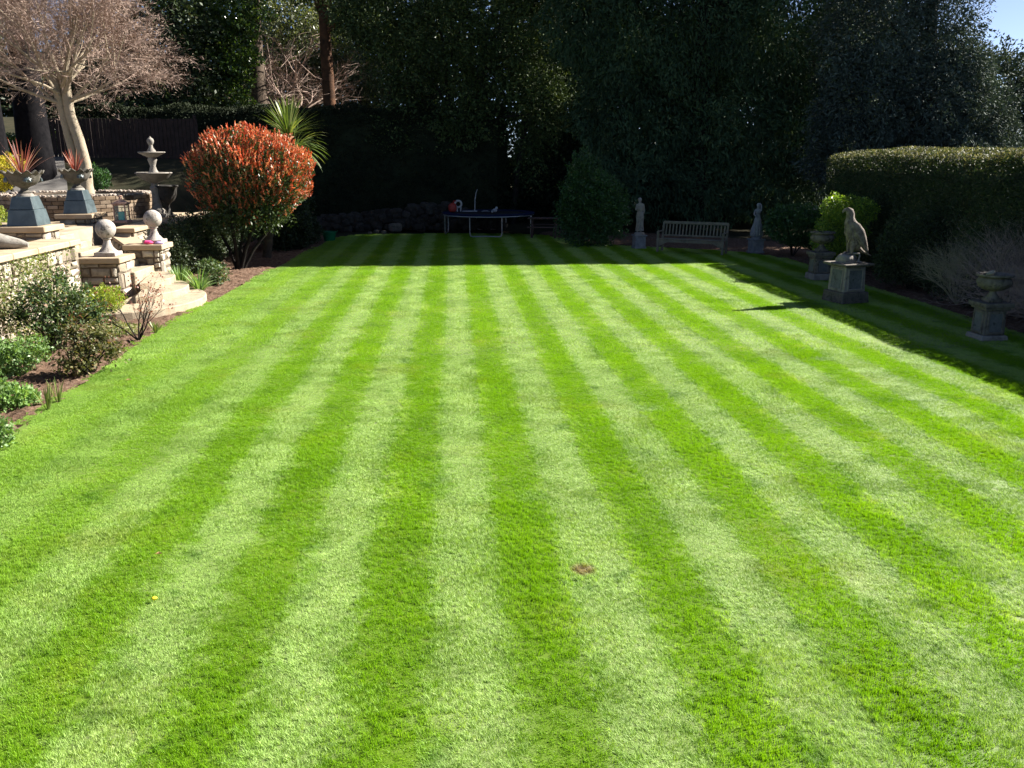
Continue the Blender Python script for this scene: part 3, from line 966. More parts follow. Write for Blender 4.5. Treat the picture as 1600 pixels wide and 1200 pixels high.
def scallop_planter(loc, label, s=1.0):
    t = thing('scalloped_planter', label, 'planter', loc, 0, 'scalloped planters')
    b = MB(); b.mat(0, smooth=True)
    N = 14
    prof = [(.13, 0), (.15, .02), (.09, .06), (.08, .11), (.14, .15), (.26, .2), (.34, .28), (.37, .37), (.40, .44), (.46, .485), (.44, .50), (.36, .47), (.30, .40), (.05, .38)]
    def rip(k, a, r, z):
        w_ = max(0, (k - 4) / 5) if k <= 9 else (1 if k == 10 else .4 if k == 11 else 0)
        return (r * (1 + .035 * w_ * math.cos(N * a)) * s, (z + .035 * w_ * w_ * math.cos(N * a)) * s)
    b.lathe(prof, 84, ripple=rip)
    b.build('bowl', M['castdark'], t)
    # shell ornament on the side
    for a in (R(-50), R(-140), R(40), R(130)):
        sh = MB(); sh.mat(0, smooth=True)
        c = Vector((math.cos(a) * .36 * s, math.sin(a) * .36 * s, .27 * s))
        n = Vector((math.cos(a), math.sin(a), 0)); tt = Vector((-math.sin(a), math.cos(a), 0))
        for q in range(6):
            an = R(-75 + 30 * q)
            d = tt * math.sin(an) + Vector((0, 0, math.cos(an)))
            sh.loft([(c - d * .02 * s, .01, .01), (c + d * .05 * s + n * .03 * s, .024 * s, .03 * s), (c + d * .105 * s, .014 * s, .014 * s)], 8)
        sh.build('shell_ornament', M['obelisk'], t)
    return t


def obelisk(loc, label, s=1.0, rz=0):
    t = thing('planter_plinth', label, 'plinth', loc, rz, 'green planter plinths')
    b = MB()
    b.box((0, 0, .17 * s), (.64 * s, .64 * s, .34 * s), .012, taper=.84)
    b.build('base_block', M['obelisk'], t)
    b = MB(); b.box((0, 0, .475 * s), (.51 * s, .51 * s, .27 * s), .012, taper=.76)
    b.build('upper_block', M['obelisk'], t)
    b = MB(); b.mat(0, smooth=True); b.lathe([(.18 * s, .61 * s), (.17 * s, .64 * s), (.14 * s, .67 * s)], 24)
    b.build('top_ring', M['cast'], t)
    return t


def sword_plant(name, label, cat, loc, n, L, mat, wid=.03, pot=0, droop=.5, stem=None, group=None, lean=(0, 0), up=.5, base=(0, 0, 0), root=None, flip=False):
    """rosette of arching sword leaves (each a curved strip)"""
    V, Fq, val = [], [], []
    for i in range(n):
        a = rnd.uniform(0, 2 * PI); el = rnd.uniform(up, 1.45) if not flip else rnd.uniform(-.3, 1.4)
        l = L * rnd.uniform(.65, 1.1)
        d = Vector((math.cos(a) * math.cos(el) + lean[0], math.sin(a) * math.cos(el) + lean[1], math.sin(el))).normalized()
        sd = Vector((-math.sin(a), math.cos(a), 0))
        p = Vector(base) + Vector((math.cos(a), math.sin(a), 0)) * .02
        ns = 6
        val_i = rnd.random()
        o_ = len(V)
        for s_ in range(ns + 1):
            f_ = s_ / ns
            w_ = wid * (0.6 + 1.2 * f_) * (1 - f_) ** .6 + .001
            V.append(p - sd * w_); V.append(p + sd * w_)
            d = (d + Vector((0, 0, -droop / ns * (1 + f_)))).normalized()
            p = p + d * (l / ns)
        for s_ in range(ns):
            k_ = o_ + s_ * 2
            Fq.append((k_, k_ + 1, k_ + 3, k_ + 2)); val.append(val_i)
    if root is None:
        return tag(np_obj(name, np.array([tuple(v) for v in V]), np.array(Fq), np.array(val), mat, None, loc), label, cat, group)
    return np_obj(name, np.array([tuple(v) for v in V]), np.array(Fq), np.array(val), mat, root)


obelisk((OB1.x, OB1.y, 1.58), 'tapered green plinth on the pillar at the head of the steps', .98)
scallop_planter((OB1.x, OB1.y, 2.235), 'scalloped bowl on the green plinth nearest the tree trunk', .92)
sword_plant('red_cordyline', 'red spiky plant in the scalloped bowl nearest the tree trunk', 'plant', (OB1.x, OB1.y, 2.6), 34, .62, M['redsword'], .014, droop=.2, group='red cordylines', up=1.0)
obelisk((OB2.x, OB2.y, 1.62), 'tapered green plinth at the left edge of the terrace', .98)
scallop_planter((OB2.x, OB2.y, 2.28), 'scalloped bowl on the leftmost green plinth', .88)
sword_plant('red_cordyline', 'larger red spiky plant in the leftmost scalloped bowl', 'plant', (OB2.x, OB2.y, 2.6), 38, .78, M['redsword'], .014, droop=.35, group='red cordylines', up=.65)

# cornucopia ornament on the coping
t = thing('horn_ornament', 'grey stone horn-shaped ornament lying on the wide coping at the left edge', 'ornament', (-8.05, 15.6, 1.455))
t.scale = (.8, .8, .85)
b = MB(); b.mat(0, smooth=True)
b.loft([((.75, .15, .07), .05, .05), ((.6, .13, .1), .1, .09), ((.45, .1, .12), .15, .12), ((.2, .05, .16), .19, .16), ((0, 0, .2), .2, .19), ((-.16, -.02, .27), .18, .18)], 18)
b.build('horn', M['cast'], t)
b = MB(); b.mat(0, smooth=True)
b.lathe([(.15, 0), (.16, .04), (.12, .08), (.2, .16), (.27, .28), (.3, .4), (.33, .43), (.3, .45), (.22, .42), (.02, .38)], 28, (-.32, 0, 0), ripple=lambda k, a, r, z: (r * (1 + .03 * math.cos(12 * a)), z))
b.build('bowl', M['cast'], t)

# lantern
LP = P(192, 348, 1.345)
t = thing('lantern', 'rusty metal lantern with aqua candle on the terrace wall', 'lantern', LP)
b = MB()
b.box((0, 0, .035), (.38, .38, .07), .01)
b.build('base', M['copper'], t)
b = MB()
for sx in (-1, 1):
    for sy in (-1, 1):
        b.box((sx * .14, sy * .14, .27), (.03, .03, .40))
b.box((0, -.14, .46), (.26, .025, .03)); b.box((0, .14, .46), (.26, .025, .03)); b.box((.14, 0, .46), (.025, .26, .03)); b.box((-.14, 0, .46), (.025, .26, .03))
b.build('frame', M['copper'], t)
b = MB(); b.mat(0, smooth=True); b.lathe([(.09, .07), (.09, .27), (.08, .28), (.01, .28)], 20); b.build('candle', M['aqua'], t)
b = MB(); b.box((0, 0, .27), (.25, .25, .38)); b.build('glass', M['glass'], t)
b = MB(); b.mat(0, smooth=True); b.box((0, 0, .495), (.36, .36, .05), .01); b.box((0, 0, .56), (.28, .28, .08), 0, taper=.35); b.ball((0, 0, .62), .045, 10)
b.lathe([(.045, .66), (.065, .68), (.045, .70)], 12)
b.build('roof', M['copper'], t)

# round raised bed
RB = Vector((-11.0, 26.6, TZ))
t = thing('raised_bed', 'round tan brick raised bed edged with white pebbles around the bare tree', 'raised bed', RB)
b = MB(); b.mat(1, smooth=True)
b.lathe([(2.05, 0), (2.05, .66), (1.8, .66), (1.8, .3)], 72, cap=False)
b.c_s = False
for row in range(6):
    nb = 44
    for q in range(nb):
        a = 2 * PI * (q + .5 * (row % 2)) / nb
        b.mat(0, rnd.random(), False)
        b.box((2.06 * math.cos(a), 2.06 * math.sin(a), .055 + row * .11), (.06, 2 * PI * 2.06 / nb - .016, .095), .006, a)
b.build('brick_ring', [M['brick'], M['mortar']], t)
b = MB()
b.mat(0, smooth=True)
for q in range(420):
    a = rnd.uniform(0, 2 * PI); rr = rnd.uniform(1.82, 2.06)
    b.mat(0, rnd.random(), True)
    b.ball((rr * math.cos(a), rr * math.sin(a), .675 + rnd.uniform(0, .02)), rnd.uniform(.025, .05), 6, .7)
b.build('pebble_edge', M['pebble'], t)
b = MB(); b.lathe([(1.8, .6), (.01, .68)], 48, cap=False); b.build('bed_soil', M['castdark'], t)

# fountain
FX = Q(243, 300, 26.2)
t = thing('tiered_fountain', 'tiered cast stone fountain with ball top and two bowls on the terrace', 'fountain', (FX.x, 26.2, TZ))
def fl_(prof, nm, rip=None, seg=40):
    b = MB(); b.mat(0, smooth=True); b.lathe([(r_ * (.9 if nm == 'lower_bowl' else 1), z_ * 1.06) for r_, z_ in prof], seg, ripple=rip); return b.build(nm, M['cast'], t, sharp=50)
fl_([(.32, 0), (.32, .1), (.24, .12), (.23, .2), (.15, .26), (.12, .4), (.11, .6), (.12, .72), (.15, .8), (.11, .86), (.1, .92)], 'pedestal')
fl_([(.1, .92), (.2, .96), (.42, 1.06), (.52, 1.16), (.57, 1.19), (.55, 1.215), (.48, 1.17), (.2, 1.1), (.05, 1.09)], 'lower_bowl', lambda k, a, r, z: (r * (1 + (.02 * math.cos(20 * a) if 1 < k < 4 else 0)), z))
fl_([(.17, 1.11), (.16, 1.18), (.1, 1.28), (.075, 1.38), (.1, 1.46), (.13, 1.54), (.11, 1.6)], 'stem')
fl_([(.1, 1.6), (.22, 1.65), (.34, 1.71), (.38, 1.735), (.36, 1.755), (.25, 1.73), (.05, 1.7)], 'upper_bowl')
fl_([(.13, 1.72), (.12, 1.78), (.06, 1.86), (.05, 1.93), (.07, 1.95)] + [(.098 * math.sin(q), 2.03 - .098 * math.cos(q)) for q in [PI * s_ / 10 for s_ in range(3, 10)]] + [(.03, 2.13), (.005, 2.16)], 'finial', seg=24)

# dark urn next to the fountain, on the terrace corner
UX = Q(259, 320, 24.3)
UX = P(264, 337, 1.34)
t = thing('stone_urn', 'dark shaded goblet urn in front of the fountain beside the red bush', 'urn', (UX.x, UX.y, 1.31), 0, 'stone urns')
b = MB(); b.mat(0, smooth=True)
b.box((0, 0, .03), (.38, .38, .06), .01)
b.lathe([(.17, .06), (.13, .1), (.07, .17), (.05, .26), (.05, .34), (.09, .4), (.2, .48), (.26, .6), (.275, .74), (.30, .84), (.345, .88), (.32, .91), (.22, .85), (.02, .8)], 48, ripple=lambda k, a, r, z: (r * (1 + (.03 * math.cos(16 * a) if 4 < k < 9 else 0)), z))
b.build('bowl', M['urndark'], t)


# urn on pedestal (right border)
def urn(loc, label, s=1.0):
    t = thing('stone_urn', label, 'urn', loc, 0, 'stone urns')
    b = MB(); b.mat(0, smooth=True)
    b.box((0, 0, .04 * s), (.3 * s, .3 * s, .08 * s), .01)
    b.lathe([(.14 * s, .08 * s), (.12 * s, .12 * s), (.07 * s, .18 * s), (.065 * s, .22 * s), (.1 * s, .25 * s)], 32)
    b.build('foot', M['castmid'], t)
    b = MB(); b.mat(0, smooth=True)
    b.lathe([(.09 * s, .235 * s), (.18 * s, .255 * s), (.28 * s, .31 * s), (.335 * s, .40 * s), (.325 * s, .475 * s), (.29 * s, .51 * s), (.32 * s, .53 * s), (.365 * s, .55 * s), (.36 * s, .585 * s), (.29 * s, .575 * s), (.26 * s, .5 * s), (.02, .46 * s)], 72,
            ripple=lambda k, a, r, z: (r * (1 + (.045 * abs(math.cos(9 * a)) if 1 <= k < 4 else 0)), z))
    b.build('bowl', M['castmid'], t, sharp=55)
    return t


def pedestal(loc, label, w0, hgt, s_cap, group, mat='cast', base_h=.16, cap_h=.08, tap=.86, dark_base=False, rz=0):
    t = thing('stone_pedestal', label, 'pedestal', loc, rz, group)
    b = MB(); b.box((0, 0, base_h / 2), (w0 * 1.28, w0 * 1.28, base_h), .015, taper=.94)
    b.build('base_slab', M['castdark' if dark_base else 'cast'], t)
    H = hgt - base_h - cap_h
    b = MB(); b.box((0, 0, base_h + H / 2), (w0, w0, H), .012, taper=tap)
    b.build('shaft', M[mat], t)
    # raised frame round a sunk panel on each side
    for k in range(4):
        q = MB(); q.mat(0)
        rot = Matrix.Rotation(k * PI / 2, 3, 'Z')
        tilt = math.atan2(w0 * (1 - tap) / 2, H)
        wf = w0 * (1 + tap) / 2
        rm = rot @ Matrix.Rotation(-tilt, 3, 'X')
        cen = rot @ Vector((0, -wf / 2 - .006, base_h + H / 2))
        ih, iw = H * .40, wf * .34
        for (dx, dz, sx, sz) in ((-iw, 0, .035, ih * 2), (iw, 0, .035, ih * 2), (0, ih, iw * 2 + .035, .035), (0, -ih, iw * 2 + .035, .035)):
            q.box(cen + rm @ Vector((dx, 0, dz)), (sx, .03, sz), .008, rot=rm)
        q.mat(1); q.box(cen + rm @ Vector((0, .006, 0)), (iw * 2 - .03, .014, ih * 2 - .03), rot=rm)
        q.build('side_panel', [M[mat], M['panel']], t)
    b = MB(); b.box((0, 0, hgt - cap_h * .3), (w0 * tap * s_cap, w0 * tap * s_cap, cap_h * .6), .01)
    b.box((0, 0, hgt - cap_h * .8), (w0 * tap * (s_cap * .5 + .5), w0 * tap * (s_cap * .5 + .5), cap_h * .4), .008)
    b.build('cap', M['castmid'], t)
    return t


p = P(1541, 529)
pedestal(p, 'square stone pedestal nearest the viewer, under the empty urn', .38, .64, 1.42, 'stone pedestals', mat='castmid', tap=.95, cap_h=.12, base_h=.09)
urn(p + Vector((0, 0, .64)), 'gadrooned stone urn on the nearest right-hand pedestal, with a lump on its rim', .80)
b = MB(); b.mat(0, smooth=True); b.loft([((-.07, 0, .02), .02, .015), ((-.03, 0, .035), .045, .035), ((.03, 0, .05), .045, .04), ((.06, 0, .075), .025, .025)], 10)
tag(b.build('small_bird_ornament', M['cast'], loc=p + Vector((-.19, -.16, 1.10))), 'small stone bird perched on the rim of the nearest urn', 'ornament')
p = P(1279, 436)
pedestal(p, 'shaded stone pedestal left of the eagle, under the planted urn', .42, .70, 1.38, 'stone pedestals', mat='castmid', tap=.95, cap_h=.15)
urn(p + Vector((0, 0, .7)), 'gadrooned stone urn with a spiky plant, left of the eagle', .84)
sword_plant('spiky_plant', 'small pale spiky plant in the urn left of the eagle', 'plant', p + Vector((-.02, 0, 1.12)), 26, .34, M['cord'], .012, droop=.9, lean=(-.5, 0), up=.3)
b = MB(); b.mat(0, smooth=True); b.ball((0, 0, .035), .035, 10)
pe = P(1320, 471)
RZE = R(14)
pedestal(pe, 'tapering panelled stone pedestal under the eagle, on a dark base',   .54, .84, 1.50, 'stone pedestals', base_h=.24, cap_h=.07, tap=.92, dark_base=True, rz=RZE)

# eagle statue, facing left
t = thing('eagle_statue', 'weathered stone eagle standing on a rock, looking left, on its pedestal', 'statue', pe + Vector((-.03, 0, .84)), 0)
t.scale = (.98, .98, .95)
b = MB(); b.mat(0, smooth=True)
# base rock
prof = [(.20, 0), (.21, .06), (.19, .13), (.15, .175), (.05, .19)]
b.lathe(prof, 20, (-.03, 0, 0), ripple=lambda k, a, r, z: (r * (1 + .10 * math.sin(3 * a + k) + .06 * math.sin(7 * a + 2 * k)), z))
b.build('rock', M['cast'], t, sharp=60)
b = MB(); b.mat(0, smooth=True)
b.loft([((.20, 0, .26), .04, .04), ((.18, 0, .34), .10, .09), ((.14, 0, .48), .145, .155), ((.09, 0, .64), .165, .185), ((.02, 0, .79), .15, .155), ((-.03, 0, .91), .11, .115), ((-.03, 0, .99), .08, .085),
        ((-.035, 0, 1.06), .075, .088), ((-.06, 0, 1.12), .068, .085), ((-.10, 0, 1.155), .055, .062), ((-.135, 0, 1.155), .035, .045)], 22)
for q in range(40):   # breast feathers
    a_ = rnd.uniform(-1.2, 1.2); zf = rnd.uniform(.42, .92)
    xc = .14 - (zf - .48) * .36; rr2 = .17 if zf < .75 else .13
    b.loft([((xc - rr2 * math.cos(a_) * 1.02, -rr2 * math.sin(a_), zf + .03), .012, .008), ((xc - rr2 * math.cos(a_) * 1.06, -rr2 * math.sin(a_) * 1.05, zf - .02), .018, .012), ((xc - rr2 * math.cos(a_), -rr2 * math.sin(a_), zf - .055), .006, .005)], 5)
b.build('body', M['eagle'], t, sharp=80)
b = MB(); b.mat(0, smooth=True)
b.loft([((-.12, 0, 1.155), .032, .045), ((-.17, 0, 1.15), .024, .034), ((-.205, 0, 1.125), .016, .024), ((-.215, 0, 1.085), .006, .008)], 10)
b.build('beak', M['eagle'], t)
for s_ in (-1, 1):
    b = MB(); b.mat(0, smooth=True)
    b.loft([((.0, s_ * .10, .90), .02, .04), ((.05, s_ * .145, .82), .045, .085), ((.13, s_ * .165, .67), .05, .115), ((.21, s_ * .15, .51), .045, .10), ((.29, s_ * .12, .38), .035, .07), ((.36, s_ * .08, .28), .02, .04), ((.41, s_ * .06, .21), .008, .01)], 14)
    for q in range(6):
        b.loft([((.0 + .055 * q, s_ * (.15 + .006 * q), .80 - .085 * q), .006, .012), ((.10 + .045 * q, s_ * (.218 - .010 * q), .62 - .07 * q), .011, .024), ((.20 + .035 * q, s_ * (.17 - .012 * q), .44 - .04 * q), .007, .014)], 6)
    b.build('wing', M['eagle'], t, sharp=70)
    b = MB(); b.mat(0, smooth=True)
    b.loft([((.08, s_ * .075, .48), .075, .085), ((.05, s_ * .08, .38), .062, .07), ((.035, s_ * .08, .29), .042, .045), ((.03, s_ * .08, .19), .028, .03)], 12)
    for q in (-1, 0, 1):
        b.loft([((.03, s_ * .08, .21), .018, .016), ((-.03, s_ * .08 + q * .03, .21), .016, .016), ((-.08, s_ * .08 + q * .05, .18), .007, .007)], 6)
    b.build('leg', M['eagle'], t, sharp=70)
b = MB(); b.mat(0, smooth=True)
b.loft([((.20, 0, .34), .06, .05), ((.30, 0, .25), .075, .03), ((.40, 0, .19), .07, .018), ((.50, 0, .15), .045, .010)], 12)
b.build('tail', M['eagle'], t)
b = MB(); b.mat(0, smooth=True)
b.tube([(.05, -.06, .20), (.13, -.09, .205), (.2, -.1, .2), (.215, -.1, .15), (.2, -.1, .09), (.19, -.11, .03)], [.025, .024, .022, .02, .02, .025], 8)
b.tube([(.19, -.11, .035), (.26, -.14, .01)], [.022, .01], 6); b.tube([(.19, -.11, .035), (.14, -.15, .01)], [.022, .01], 6)
b.build('talon_support', M['cast'], t)


# classical figures on blocks
def skin_mesh(name, verts, edges, radii, mat, parent, sub=2, root=0):
    me = bpy.data.meshes.new(name)
    me.from_pydata(verts, edges, [])
    o = bpy.data.objects.new(name, me)
    C.objects.link(o)
    sm = o.modifiers.new('skin', 'SKIN'); sm.use_smooth_shade = True
    lay = me.skin_vertices[0].data if me.skin_vertices else None
    if lay is None:
        bm = bmesh.new(); bm.from_mesh(me); bm.verts.layers.skin.verify(); bm.to_mesh(me); bm.free()
        lay = me.skin_vertices[0].data
    for k, r in enumerate(radii):
        lay[k].radius = r if isinstance(r, tuple) else (r, r)
        lay[k].use_root = (k == root)
    ss = o.modifiers.new('sub', 'SUBSURF'); ss.levels = sub; ss.render_levels = sub
    me.materials.append(mat)
    o.parent = parent
    return o


def statue(p, label, kind, H, plinth_h, w0):
    t = thing('stone_pedestal', 'small grey stone block under the ' + ('left' if kind == 0 else 'right') + ' garden figure', 'pedestal', p, R(6), 'statue blocks')
    b = MB(); b.box((0, 0, .03), (w0 * 1.15, w0 * 1.15, .06), .01); b.build('base_slab', M['grey'], t)
    b = MB(); b.box((0, 0, plinth_h / 2), (w0, w0, plinth_h - .06), .012); b.build('shaft', M['grey'], t)
    b = MB(); b.box((0, 0, plinth_h - .02), (w0 * 1.18, w0 * 1.18, .045), .012); b.build('cap', M['grey'], t)
    t = thing('garden_statue', label, 'statue', p + Vector((0, 0, plinth_h)), 0, 'garden figures')
    s = H / 1.75
    m = M['cast'] if kind == 0 else M['grey']
    b = MB(); b.mat(0, smooth=True)
    b.lathe([(.27 * s, 0), (.27 * s, .08 * s), (.22 * s, .12 * s), (.1, .13 * s)], 20, ripple=lambda k, a, r, z: (r * (1 + .05 * math.sin(4 * a)), z))
    b.build('foot_block', m, t)
    z = lambda q: (q + .07) * s
    if kind == 0:
        # draped woman, weight on one leg, one arm folded to the shoulder
        V = [(0, 0, .95), (.01, 0, 1.1), (.0, 0, 1.25), (-.01, 0, 1.40), (-.01, 0, 1.50), (-.03, -.01, 1.56), (-.03, -.02, 1.66),
             (-.17, 0, 1.40), (-.22, -.04, 1.15), (-.12, -.16, 1.22),
             (.15, 0, 1.40), (.21, .02, 1.14), (.16, -.08, .95),
             (-.08, 0, .85), (-.11, -.06, .48), (-.10, .03, .10), (-.11, -.08, .06),
             (.08, 0, .85), (.08, 0, .48), (.07, .02, .10), (.08, -.10, .06)]
        E_ = [(0, 1), (1, 2), (2, 3), (3, 4), (4, 5), (5, 6), (3, 7), (7, 8), (8, 9), (3, 10), (10, 11), (11, 12), (0, 13), (13, 14), (14, 15), (15, 16), (0, 17), (17, 18), (18, 19), (19, 20)]
        Rr = [.15, .12, .13, .13, .055, .08, .085, .065, .045, .035, .065, .045, .035, .11, .08, .05, .035, .11, .08, .05, .035]
    else:
        V = [(0, 0, .95), (.0, 0, 1.1), (-.01, 0, 1.25), (-.01, 0, 1.38), (-.0, 0, 1.47), (.0, -.01, 1.54), (.0, -.02, 1.64),
             (-.15, 0, 1.37), (-.22, -.05, 1.18), (-.1, -.13, 1.05),
             (.14, 0, 1.38), (.15, .02, 1.6), (.05, .0, 1.74),
             (-.07, 0, .85), (-.07, -.05, .48), (-.07, .0, .10), (-.08, -.08, .06),
             (.08, 0, .85), (.10, -.03, .48), (.09, .02, .10), (.10, -.08, .06)]
        E_ = [(0, 1), (1, 2), (2, 3), (3, 4), (4, 5), (5, 6), (3, 7), (7, 8), (8, 9), (3, 10), (10, 11), (11, 12), (0, 13), (13, 14), (14, 15), (15, 16), (0, 17), (17, 18), (18, 19), (19, 20)]
        Rr = [.13, .11, .12, .12, .05, .075, .085, .06, .045, .035, .06, .045, .035, .10, .075, .05, .035, .10, .075, .05, .035]
    skin_mesh('figure', [(a * s, b_ * s, z(c_)) for a, b_, c_ in V], E_, [r * s for r in Rr], m, t)
    # drapery with folds
    b = MB(); b.mat(0, smooth=True)
    if kind == 0:
        pr = [(.20, .12), (.19, .3), (.175, .5), (.185, .7), (.19, .88), (.165, 1.0), (.14, 1.08)]
        amp = .10
        pr2 = [(.165, 1.36), (.185, 1.25), (.17, 1.15), (.15, 1.1)]
        b.lathe([(r * s, z(q)) for r, q in pr2], 48, cap=False, ripple=lambda k, a, r, zz: (r * (1 + .05 * math.cos(9 * a)) * (1 - .25 * abs(math.sin(a))), zz))
    else:
        pr = [(.30, .06), (.33, .2), (.31, .4), (.25, .58), (.19, .75), (.17, .9), (.15, .98)]
        amp = .12
    b.lathe([(r * s, z(q)) for r, q in pr], 72, cap=False, ripple=lambda k, a, r, zz: (r * (1 + amp * (1 - k / 9) * math.cos(11 * a + k * .35)) * (1 - .22 * abs(math.sin(a))), zz))
    b.build('drapery', m, t, sharp=70)
    # hair
    b = MB(); b.mat(0, smooth=True)
    hx = -.03 if kind == 0 else 0
    hz = 1.64 if kind == 0 else 1.62
    b.ball((hx * s, .015 * s, z(hz + .02)), .098 * s, 14, 1.05)
    b.ball((hx * s, .08 * s, z(hz)), .05 * s, 10)
    b.build('hair', m, t)
    return t


statue(P(998, 388), 'slim draped stone woman on a block left of the bench', 0, 1.18, .46, .36)
statue(P(1180, 395), 'grey stone figure with raised arm and spreading drapery right of the bench', 1, 1.10, .45, .38)

# bench
bl = P(1027, 394); br = P(1128, 399)
bc = (bl + br) / 2
LEN = (br - bl).length
ang = math.atan2(br.y - bl.y, br.x - bl.x)
t = thing('garden_bench', 'weathered slatted timber bench between the two stone figures', 'bench', bc, ang)
hl = LEN / 2
SH = .44
for sx in (-1, 1):
    b = MB(); b.box((sx * hl, -.0, .32), (.07, .07, .64), .008); b.build('leg', M['wood'], t)
    b = MB(); b.box((sx * hl, .52, .24), (.07, .07, .48), .008)
    b.box((sx * hl, .58, .70), (.06, .07, .50), .008, rot=Matrix.Rotation(R(-14), 3, 'X'))
    b.build('leg', M['wood'], t)
    b = MB(); b.loft([((sx * hl, -.06, .655), .04, .022), ((sx * hl, .15, .675), .045, .022), ((sx * hl, .4, .66), .045, .022), ((sx * hl, .58, .68), .035, .02)], 8)
    b.build('armrest', M['wood'], t)
    b = MB(); b.box((sx * hl, .26, .2), (.04, .46, .05), .006); b.build('stretcher', M['wood'], t)
b = MB()
for q in range(6):
    b.box((0, .02 + q * .095, SH - .004 * q), (2 * hl - .02, .075, .025), .005)
b.build('seat', M['wood'], t)
b = MB()
b.box((0, 0.0, SH - .065), (2 * hl - .07, .03, .08), .005)
for sx in (-1, 1):
    b.add([(sx * (hl - .035), -.014, SH - .10), (sx * (hl - .32), -.014, SH - .10), (sx * (hl - .035), -.014, SH - .24), (sx * (hl - .035), .014, SH - .10), (sx * (hl - .32), .014, SH - .10), (sx * (hl - .035), .014, SH - .24)],
          [[0, 1, 2], [5, 4, 3], [0, 3, 4, 1], [1, 4, 5, 2], [2, 5, 3, 0]])
b.build('apron', M['wood'], t)
b = MB()
rm = Matrix.Rotation(R(-14), 3, 'X')
b.box((0, .635, .93), (2 * hl + .02, .05, .09), .01, rot=rm)
b.box((0, .545, .52), (2 * hl - .06, .04, .05), .006, rot=rm)
nsl = 18
for q in range(nsl):
    x = -hl + .1 + (2 * hl - .2) * q / (nsl - 1)
    b.box((x, .59, .72), (.045, .016, .38), .003, rot=rm)
b.build('backrest', M['wood'], t)

# trampoline
tc = Vector((1.42, 35.3, 0))
TR, THt = 1.82, .84
t = thing('trampoline', 'round trampoline with blue edge pad on thin steel legs in the shade', 'trampoline', tc)
b = MB(); b.mat(0, smooth=True)
b.lathe([(TR - .3, THt + .0), (TR - .3, THt + .022), (TR + .02, THt + .03), (TR + .05, THt), (TR, THt - .05), (TR - .02, THt)], 72, cap=False)
b.build('edge_pad', M['bluepad'], t)
b = MB(); b.lathe([(.01, THt - .03), (TR - .28, THt - .005)], 64, cap=False); b.build('bounce_mat', M['mat'], t)
b = MB(); b.mat(0, smooth=True)
ring = [(TR * math.cos(a), TR * math.sin(a), THt - .06) for a in [2 * PI * q / 48 for q in range(49)]]
b.tube(ring, .022, 8); b.build('rim_frame', M['steel'], t)
for q in range(4):
    a = R(-96 + 90 * q); da = R(20)
    p1 = Vector((math.cos(a - da), math.sin(a - da), 0)) * TR; p2 = Vector((math.cos(a + da), math.sin(a + da), 0)) * TR
    top = Vector((0, 0, THt - .07))
    mid = (p1 + p2) / 2
    b = MB(); b.mat(0, smooth=True)
    e = (p2 - p1).normalized() * .1
    b.tube([p1 + top, p1 + Vector((0, 0, .15)), p1 + Vector((0, 0, .06)) + e * .3, p1 + Vector((0, 0, .03)) + e, mid + Vector((0, 0, .045)), p2 + Vector((0, 0, .03)) - e, p2 + Vector((0, 0, .06)) - e * .3, p2 + Vector((0, 0, .15)), p2 + top], .02, 8)
    b.build('leg', M['steel'], t)
zt = THt + .01
b = MB(); b.mat(0, smooth=True); b.lathe([(.1, 0), (.16, .06), (.17, .2), (.13, .32), (.05, .36)], 18)
b.mat(0, smooth=True); b.tube([(0, 0, .33), (.06, 0, .44), (.14, 0, .42)], .02, 8)
tag(b.build('toy_tub', M['red'], loc=tc + Vector((-1.45, .1, zt + .02))), 'red plastic toy at the left edge of the trampoline', 'toy')
b = MB(); b.mat(0, smooth=True)
rg = [(.13 * math.cos(a), 0, .30 + .13 * math.sin(a)) for a in [2 * PI * q / 20 for q in range(21)]]
b.tube(rg, .04, 8); b.tube([(-.04, 0, .0), (-.05, 0, .2)], .03, 8); b.tube([(.09, 0, 0), (.11, 0, .25)], .03, 8)
tag(b.build('toy_hoop', M['white'], loc=tc + Vector((-1.22, .35, zt + .02))), 'white ring-shaped toy behind the red toy on the trampoline', 'toy')
b = MB(); b.mat(0, smooth=True); b.tube([(0, 0, 0), (.02, 0, .5), (.06, 0, .75), (.12, 0, .9)], [.02, .018, .016, .012], 8)
b.tube([(-.5, 0, .02), (.1, 0, .02)], .025, 8)
tag(b.build('white_pole', M['white'], loc=tc + Vector((-.55, .5, zt))), 'thin white bent pole standing on the trampoline', 'pole')
b = MB(); b.mat(0, smooth=True); b.ball((0, 0, .08), .1, 12, .8); b.ball((.07, -.02, .17), .06, 10); b.ball((-.1, 0, .04), .05, 8)
tag(b.build('soft_toy', M['white'], loc=tc + Vector((.25, .0, zt))), 'small white soft toy on the middle of the trampoline', 'toy')
b = MB(); b.mat(0, smooth=True); b.loft([((-.16, 0, .03), .04, .02), ((-.05, .02, .05), .08, .04), ((.1, 0, .04), .07, .03), ((.17, .02, .02), .03, .02)], 10)
tag(b.build('crumpled_cloth', M['grey'], loc=tc + Vector((-.12, .15, zt))), 'small crumpled grey cloth on the trampoline beside the white toy', 'cloth')

